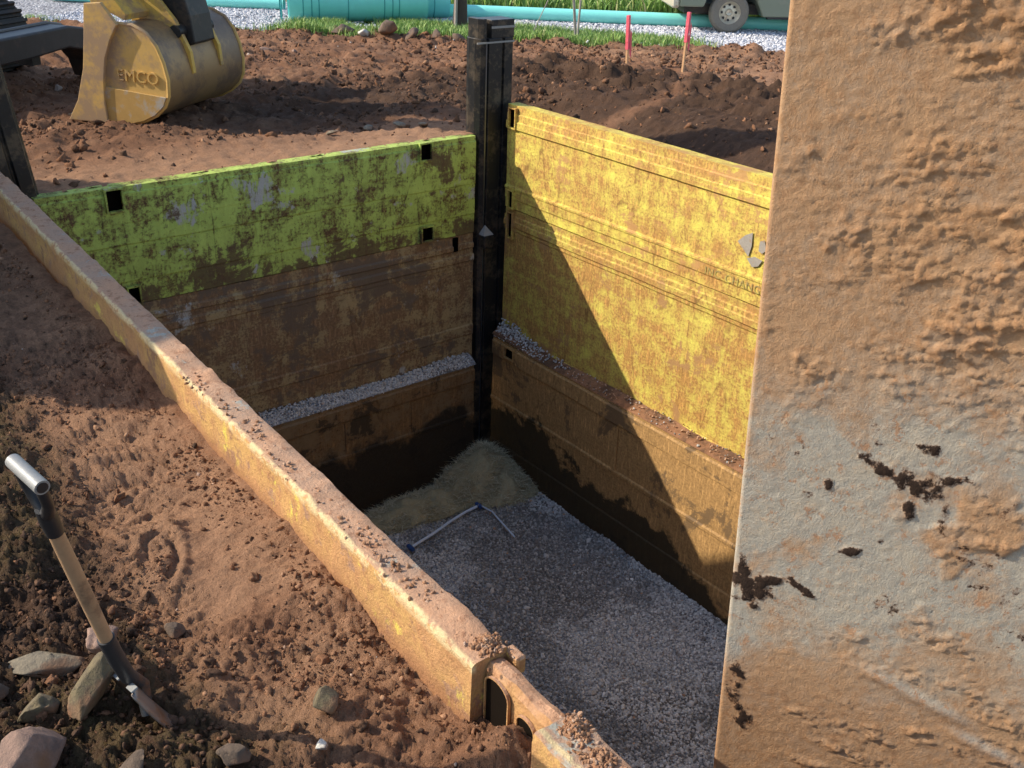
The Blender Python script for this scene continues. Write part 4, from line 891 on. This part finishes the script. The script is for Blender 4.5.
# ears and linkage
for sg, yy in ((-1, -.24), (1, .24)):
    ear = [(.42, .50), (.50, .66), (.44, .80), (.50, .92), (.62, .90), (.72, .72), (.86, .55), (.975, .30), (.99, .12), (.93, .10), (.9, .36), (.75, .52)]
    MB().prism([(bk_x(u), z) for u, z in ear], yy-.022, yy+.022, 'y').build('ear', M_CAT, bkroot, bevel=.004)
MB().tube([(bk_x(.56), -.30, .80), (bk_x(.56), .30, .80)], .05, 16).tube([(bk_x(.86), -.28, .46), (bk_x(.86), .28, .46)], .055, 16).build('pin', M_DK, bkroot, True)
MB().prism([(bk_x(.60), .57), (bk_x(.30), .69), (bk_x(.28), .74), (bk_x(.52), .74), (bk_x(.62), .62)], -.60, .60, 'y').build('top_lip', M_CAT, bkroot, bevel=.005)
# stick: from bucket pin up to boom tip
st0 = Vector((bk_x(.86), 0, .44)); st1 = Vector((3.3, 0, 3.9)); sx_ = (st1-st0).normalized(); sn = Vector((-sx_.z, 0, sx_.x))
def bar(poly, hw, name, m, parent): 
    return MB().prism([((st0+sx_*a+sn*b_).x, (st0+sx_*a+sn*b_).z) for a, b_ in poly], -hw, hw, 'y').build(name, m, parent, bevel=.012)
bar([(-.12, -.08), (-.12, .10), (.25, .17), (.9, .22), (3.0, .28), (3.9, .16), (3.9, -.12), (3.0, -.25), (.6, -.2), (.1, -.14)], .17, 'stick', M_DK, ex)
for yy in (-.20, .20):
    lk = MB(); A = (bk_x(.56), .80); Bp = (st0+sx_*1.0+sn*.45); d = Vector((Bp.x-A[0], 0, Bp.z-A[1])); nn_ = Vector((-d.z, 0, d.x)).normalized()*.055
    lk.prism([(A[0]-nn_.x, A[1]-nn_.z), (A[0]+nn_.x, A[1]+nn_.z), (Bp.x+nn_.x, Bp.z+nn_.z), (Bp.x-nn_.x, Bp.z-nn_.z)], yy-.02+(.06 if yy > 0 else -.06), yy+.02+(.06 if yy > 0 else -.06), 'y'); lk.build('link_arm', M_CAT, ex, bevel=.006)
Bp = (st0+sx_*1.0+sn*.45); Cp = st0+sx_*3.0+sn*.5
MB().tube([Bp, Bp.lerp(Cp, .45)], .04, 12).build('cylinder_rod', M_DHANDLE, ex, True); MB().tube([Bp.lerp(Cp, .42), Cp], .075, 14).build('cylinder_barrel', M_CAT, ex, True)
bm_ = [(.7, 1.0), (.75, 1.45), (1.5, 3.3), (2.0, 3.95), (2.5, 4.2), (3.5, 4.0), (3.45, 3.75), (2.5, 3.75), (2.2, 3.5), (1.75, 2.8), (1.1, 1.1)]
MB().prism(bm_, -.19, .19, 'y').build('boom', M_CAT, ex, bevel=.015)
for yy in (-.35, .35): MB().tube([(1.3, yy, 1.0), (1.85, yy, 2.9)], .075, 12).build('boom_cylinder', M_CAT, ex, True)
# house, cab, counterweight
MB().box((-.55, 0, 1.45), (2.9, 2.3, 1.1), bev=.08).build('house', M_CAT, ex); MB().box((-2.0, 0, 1.35), (.5, 2.35, 1.0), bev=.15).build('counterweight', M_DK, ex)
cab = MB().box((.35, .75, 2.05), (1.35, .85, 1.6), bev=.07).build('cab', M_CAT, ex); MB().box((.35, .75, 2.3), (1.24, .87, .8)).box((.36, .75, 2.3), (1.36, .72, .8)).build('cab_glass', M_GLASS, cab)
MB().tube([(-.4, 0, .55), (-.4, 0, 1.0)], .6, 24).box((0, 0, .42), (1.6, 1.7, .3)).build('turntable', M_DK, ex)
def track(y0):
    Lh, rr, w_ = 1.45, .36, .5; path = []
    for k in range(26): path.append((-Lh+2*Lh*k/25, rr))
    for k in range(1, 12): a = math.pi/2-math.pi*k/12; path.append((Lh+rr*math.cos(a), rr*math.sin(a)))
    for k in range(26): path.append((Lh-2*Lh*k/25, -rr))
    for k in range(1, 12): a = -math.pi/2-math.pi*k/12; path.append((-Lh+rr*math.cos(a), rr*math.sin(a)))
    belt = MB(); n = len(path)
    for k in range(n):
        x0, z0 = path[k]; x1, z1 = path[(k+1) % n]; cx_, cz_ = (x0+x1)/2, (z0+z1)/2; ang = math.atan2(z1-z0, x1-x0); ln = math.hypot(x1-x0, z1-z0)
        belt.box((cx_-.0, y0, cz_+rr-.30), (ln*.94, w_, .035), Matrix.Rotation(-ang, 3, 'Y')); nxn = Vector((-(z1-z0), 0, x1-x0)).normalized()*.03
        belt.box((cx_+nxn.x, y0, cz_+nxn.z+rr-.30), (.03, w_, .045), Matrix.Rotation(-ang, 3, 'Y'))
    t = belt.build('track', M_TRK, ex)
    MB().box((0, y0, rr-.30), (2.7, w_*.55, .34), bev=.03).build('track_frame', M_DK, t)
    for x_ in (-Lh, Lh): MB().lathe([(0, -.12), (.3, -.12), (.31, 0), (.3, .12), (0, .12)], 20, Matrix.Translation((x_, y0, rr-.30))).build('track_wheel', M_DK, t, True)
track(-1.15); track(1.15)
# dozer blade at the front of the undercarriage
M_BL = simple('blade_steel', (.05, .043, .04), .5, .2, .4, 9, dirt=(.12, .075, .055))
MB().prism([(-1.4, .24), (.9, .26), (1.12, .22), (1.28, .12), (1.40, -.04), (1.45, -.30), (1.24, -.30), (1.18, -.12), (1.06, .0), (.85, .05), (.3, .02), (-1.4, .0)], 2.42, 2.72, 'x').build('dozer_blade', M_BL, ex, bevel=.02)
MB().tube([(2.44, -1.4, .245), (2.44, .9, .265), (2.44, 1.12, .225), (2.44, 1.29, .12), (2.44, 1.41, -.04)], .022, 8).build('blade_edge', simple('edge_steel', (.12, .10, .085), .5, .4), ex, True)
for yy in (-.6, .6): MB().prism([(1.0, -.05), (1.0, .15), (2.5, .1), (2.5, -.1)], yy-.06, yy+.06, 'y').build('blade_arm', M_DK, ex)
tag(ex, 'yellow excavator with its worn bucket resting on the soil at the upper left', 'excavator')

# ------------------------------------------------------------------ unseen stack of panels added off to the left to shade soil and beam
for k in range(16):
    z0 = -.18+k*.16; a = R(-64)+.015*math.sin(k*2.1)
    t = empty('shade_stack_panel', (-1.16, 8.02, z0+.07), a)
    MB().box((0, 0, 0), (3.0, 2.4, .13), bev=.01).build('skin', M_GRN2 if k % 3 else M_ORG, t)
    for xx in (-1.44, 1.44): MB().box((xx, 0, .0), (.10, 2.42, .15)).build('end_rail', M_DK, t)
    tag(t, 'unseen rusty panel lying flat in the stack added to shade the left soil', 'trench panel', 'unseen panels added to shade the left soil')

# ------------------------------------------------------------------ pipes
M_PIPE = simple('teal_pvc', (.20, .72, .66), .3, 0, .1, 5, dirt=(.30, .5, .46), dirt_thr=.66, bumpd=.001, spec=.5); M_PIPE2 = simple('teal_pvc_thin', (.26, .78, .68), .3, 0, .1, 5, bumpd=.001, spec=.5)
def pipe(name, c, ang, length, r_, label, cat, bell=True, ribs_=(), m=M_PIPE, bell_end=1):
    root = empty(name, c, ang); Mr = Matrix.Rotation(R(-90), 4, 'Z')   # lathe axis y -> x
    prof_ = [(r_*.94, -length/2), (r_, -length/2), (r_, length/2)]
    if bell: prof_ = [(r_*.93, -length/2), (r_, -length/2), (r_, length/2-.32), (r_*1.10, length/2-.22), (r_*1.10, length/2), (r_*1.02, length/2), (r_*1.01, length/2-.2), (r_*.93, length/2-.3), (r_*.93, -length/2)]
    else: prof_ = [(r_*.93, -length/2), (r_, -length/2), (r_, length/2), (r_*.93, length/2), (r_*.93, -length/2)]
    MB().lathe(prof_, 40, Mr).build('pipe_wall', m, root, True)
    for x_ in ribs_: MB().lathe([(r_*.99, -.012), (r_*1.012, -.008), (r_*1.012, .008), (r_*.99, .012)], 40, Matrix.Translation((x_, 0, 0)) @ Mr).build('rib', simple('pipe_mark', (.05, .36, .36), .5), root, True)
    tag(root, label, cat); return root
Rp = .37
# big pipe: left end near px 285, right end near px 435 ; axis runs along l with a slight turn
def gz(x, y): return float(ground_h(np.array([x]), np.array([y]))[0])
a_ = Vector((8.85, 17.55, 0)); b_ = Vector((11.12, 16.52, 0)); c = (a_+b_)/2; an = math.atan2(b_.y-a_.y, b_.x-a_.x)
pipe('sewer_pipe', (c.x, c.y, -.67+Rp), an, (b_-a_).length, Rp, 'large blue green plastic pipe lying across the background, top left of centre', 'pipe', False, (-1.0, -.85, -.72, -.2, .45, .6, .72, -1.38))
c2 = Vector((11.35, 16.98, 0)); pipe('sewer_pipe', (c2.x, c2.y, -.67+.33), an, 1.0, .33, 'shorter blue green pipe end seen behind the mouth of the large one', 'pipe', False, (-.3, .2))
def longpipe(p0, p1, r_, label):
    c = (Vector(p0)+Vector(p1))/2; d = Vector(p1)-Vector(p0); pipe('drain_pipe', (c.x, c.y, -.66+r_), math.atan2(d.y, d.x), d.length, r_, label, 'pipe', False, (), M_PIPE2)
def sl(s, l): return (*bg_at(s, l), 0)
longpipe(sl(20.6, -1.4), sl(20.15, 6.8), .12, 'long slender blue green pipe running right from the big pipe to the truck')
longpipe(sl(21.0, -9.2), sl(20.8, -4.6), .11, 'slender blue green pipe left of the big pipe behind the bucket')

# ------------------------------------------------------------------ stakes, posts
M_STK = simple('raw_stake_wood', (.62, .36, .18), .8, var=.3, scale=30); M_PINK = simple('pink_ribbon', (.80, .12, .16), .6, var=.15); M_GW = simple('grey_weathered_wood', (.36, .31, .27), .85, var=.35, scale=20); M_DKW = simple('dark_bark', (.07, .05, .04), .9, var=.4, scale=14)
def stake(x, y, h, lean, hr0, label):
    z = gz(x, y)-.05; root = empty('survey_stake', (x, y, z)); root.rotation_euler = (lean*.3, lean, .3)
    MB().prism([(-.018, -.012), (.018, -.012), (.018, .012), (-.018, .012)], 0, h, 'z').build('wood', M_STK, root)
    rb = MB(); n = 9
    for k in range(n):
        z0 = hr0+(h-hr0)*k/n; z1 = hr0+(h-hr0)*(k+1.02)/n; q = .003*math.sin(k*2.2); rb.prism([(-.025+q, -.019), (.025+q, -.018), (.027, .019), (-.024, .02)], z0, z1, 'z')
    for k in range(3): rb.add([(.02, -.02-.003*k, hr0+.05+.1*k), (.055, -.03, hr0-.0+.1*k), (.05, -.032, hr0-.12+.1*k), (.015, -.024, hr0-.06+.1*k)], [(0, 1, 2, 3)])
    rb.build('ribbon', M_PINK, root); tag(root, label, 'survey stake', 'survey stakes with pink ribbon')
stake(9.72, 9.72, .72, -.05, .30, 'left survey stake wrapped in pink ribbon far down its length')
stake(10.05, 9.04, .78, .02, .42, 'right survey stake with pink ribbon round its upper half')
x, y = 11.7, 12.93; root = empty('tripod', (x, y, gz(x, y))); 
MB().tube([(0, 0, -.05), (-.10, .12, 1.5)], .022, 8).build('leg', M_GW, root, True); MB().tube([(.0, -.03, .1), (-.02, -.12, 1.5)], .018, 8).build('leg', M_GW, root, True); MB().tube([(-.62, .50, -.05), (-.35, .3, .7), (-.10, .12, 1.5)], .008, 6).build('leg', M_GW, root, True)
MB().tube([(-.09, .04, 1.42), (-.08, 0, 1.58)], .05, 12).build('head', M_BLK, root, True); tag(root, 'thin grey tripod standing in the grass in front of the slender pipe', 'tripod')
x, y = 10.9, 15.1; root = empty('wooden_post', (x, y, gz(x, y))); MB().tube([(0, 0, -.1), (.01, 0, .5), (-.02, .01, 1.2), (0, 0, 2.2)], [.14, .115, .105, .09], 14).build('trunk', M_DKW, root, True)
MB().tube([(-.13, -.05, 0), (-.12, -.06, .8), (-.12, -.04, 2.0)], .028, 8).build('pale_side', M_GW, root, True); tag(root, 'dark round wooden post standing in the grass right of the big pipe', 'post')

# ------------------------------------------------------------------ grass
m, nt, b = mat('grass_blade'); L(nt, ramp(nt, attr(nt, 'tone'), [(0, (.08, .17, .03)), (.5, (.20, .36, .06)), (.85, (.36, .48, .12)), (1, (.52, .48, .22))]), b.inputs['Base Color']); b.inputs['Roughness'].default_value = .6
b.inputs['Transmission Weight'].default_value = 0; M_GRASS = m
r = np.random.default_rng(31); n = 90000; l = r.uniform(-4.6, 3.4, n); s = r.uniform(15.9, 19.4, n)
gm = sstep(15.95, 16.4, s)*sstep(19.4, 18.2, s+.35*(l-1))*sstep(-4.3, -3.3, l)*sstep(3.3, 2.0, l); x = .63*s+.777*l; y = .777*s-.63*l
gm = gm*sstep(.38, .56, fbm(x, y, 1.6, 3, 401)+.08*(l > -.9)*(l < 1.8)); k = r.uniform(0, 1, n) < gm; x, y = x[k], y[k]
blades('grass', np.stack([x, y, ground_h(x, y)], -1), r.uniform(.05, .17, len(x)), np.full(len(x), .012), .5, M_GRASS, 32, 'green grass tufts between the dug soil and the gravel')
n = 5000; l = r.uniform(-9, -4.4, n); s = r.uniform(15.6, 18.5, n); x = .63*s+.777*l; y = .777*s-.63*l; k = r.uniform(0, 1, n) < sstep(.5, .7, fbm(x, y, 1.6, 3, 402)); x, y = x[k], y[k]
blades('grass', np.stack([x, y, ground_h(x, y)], -1), r.uniform(.03, .08, len(x)), np.full(len(x), .012), .5, M_GRASS, 33, 'sparse grass on the gravel behind the bucket')
n = 120000; l = r.uniform(-14, 13, n); s = 21.6+r.uniform(0, 1, n)**1.6*14; x = .63*s+.777*l; y = .777*s-.63*l
k = (r.uniform(0, 1, n) < .25+.75*sstep(.35, .6, fbm(x, y, .8, 3, 403))) & ~((l < -4.2) & (s < 22.9)); x, y = x[k], y[k]
blades('weeds', np.stack([x, y, ground_h(x, y)], -1), r.uniform(.15, .55, len(x)), np.full(len(x), .035), .5, M_GRASS, 34, 'tall bright green weeds beyond the pipes')

# ------------------------------------------------------------------ pickup truck (only its lower side shows)
M_TRUCK = simple('olive_grey_paint', (.22, .24, .17), .35, .0, .08, 4, dirt=(.3, .27, .2), dirt_thr=.62, bumpd=.0, spec=.5); M_TYRE = simple('dusty_tyre', (.22, .19, .15), .9, 0, .25, 20); M_RIM = simple('tan_rim', (.62, .56, .44), .4, .5, .15, 20, dirt=(.35, .22, .12), dirt_thr=.58)
tp = bg_at(20.15, 4.25); tk_ang = math.atan2(-.63, .777); tk = empty('pickup_truck', (15.83, 13.46, -.66), tk_ang+.05)
def wheel(x_, y_, parent):
    W = empty('wheel', (x_, y_, .36)); W.parent = parent; sg = -1 if y_ < 0 else 1
    MB().lathe([(.20, -.10), (.31, -.125), (.35, -.10), (.365, -.05), (.365, .05), (.35, .10), (.31, .125), (.20, .10)], 36).build('tyre', M_TYRE, W, True)
    rm = MB().lathe([(0, sg*.03), (.05, sg*.045), (.07, sg*.02), (.14, sg*.01), (.17, sg*.05), (.205, sg*.10), (.205, -sg*.1)], 32).build('rim', M_RIM, W, True)
    for k in range(8):
        a = k*math.pi/4; MB().lathe([(0, -.006), (.024, -.006), (.024, .006), (0, .006)], 10, Matrix.Translation((.135*math.cos(a), sg*.022, .135*math.sin(a)))).build('rim_hole', M_BLK, W)
wheel(0, -.72, tk); wheel(3.3, -.72, tk); wheel(0, .72, tk); wheel(3.3, .72, tk)
body = [(-.95, .45), (-.95, .95), (-.9, 1.05), (.85, 1.12), (1.25, 1.75), (2.35, 1.78), (2.65, 1.12), (4.3, 1.12), (4.35, .42), (3.78, .38), (3.74, .62), (3.55, .82), (3.05, .82), (2.86, .62), (2.82, .33), (.62, .30), (.46, .60), (.25, .80), (-.25, .80), (-.45, .60), (-.5, .45)]
MB().prism(body, -.86, .86, 'y').build('body', M_TRUCK, tk, bevel=.03)
MB().prism([(.98, 1.18), (1.32, 1.68), (1.75, 1.70), (1.75, 1.18)], -.868, .868, 'y').prism([(1.82, 1.18), (1.82, 1.70), (2.28, 1.70), (2.50, 1.18)], -.868, .868, 'y').build('side_window', M_GLASS, tk)
MB().box((-1.02, 0, .52), (.14, 1.7, .2), bev=.03).build('bumper', M_RIM, tk); MB().box((1.7, -.80, .30), (2.0, .10, .06)).build('side_step', M_BLK, tk); MB().box((1.7, 0, .40), (5.0, 1.1, .18)).box((0, 0, .36), (.12, 1.3, .12)).build('chassis', M_DK, tk)
for yy in (-.6, .6): MB().box((-.962, yy, .78), (.03, .26, .16)).build('headlight', simple('lamp_glass', (.7, .7, .68), .15), tk)
tag(tk, 'olive grey pickup truck on the gravel, only a dusty wheel and sill in view', 'truck')

# ------------------------------------------------------------------ light
sun_dir = Vector((-.745, .68, .665)).normalized()
el = math.asin(sun_dir.z)
sd_ = bpy.data.lights.new('sun', 'SUN'); sd_.energy = 3.5; sd_.angle = R(.5); sd_.color = (1, .91, .76); so_ = bpy.data.objects.new('sun', sd_); COL.objects.link(so_)
so_.rotation_euler = (-sun_dir).to_track_quat('-Z', 'Y').to_euler()
w = bpy.data.worlds.new('World'); scene.world = w; w.use_nodes = True; nt = w.node_tree; bg = nt.nodes['Background']
sky = nt.nodes.new('ShaderNodeTexSky'); sky.sky_type = 'NISHITA'; sky.sun_disc = False; sky.sun_elevation = el; sky.sun_rotation = math.atan2(sun_dir.x, sun_dir.y)
nt.links.new(sky.outputs[0], bg.inputs[0]); bg.inputs[1].default_value = .15

# ------------------------------------------------------------------ camera
VP1 = Vector((1900, -70)); VP2 = Vector((-390, -152)); cc = Vector((512, 384)); f = math.sqrt(-(VP1-cc).dot(VP2-cc))
rx = Vector((VP1.x-cc.x, -(VP1.y-cc.y), -f)).normalized(); ry = Vector((VP2.x-cc.x, -(VP2.y-cc.y), -f)).normalized(); rz_ = rx.cross(ry)
cam = bpy.data.cameras.new('camera'); cam.sensor_width = 36; cam.lens = f*36/1024; cam.clip_start = .05; cam.clip_end = 2000
co = bpy.data.objects.new('camera', cam); COL.objects.link(co); Mc = Matrix((rx, ry, rz_)).to_4x4(); co.matrix_world = Matrix.Translation((0, 0, 1.75)) @ Mc
scene.camera = co
vs = scene.view_settings; vs.view_transform = 'Standard'; vs.look = 'None'; vs.gamma = 1; vs.exposure = .75; vs.use_curve_mapping = False
scene.cycles.max_bounces = 6; scene.cycles.use_denoising = True
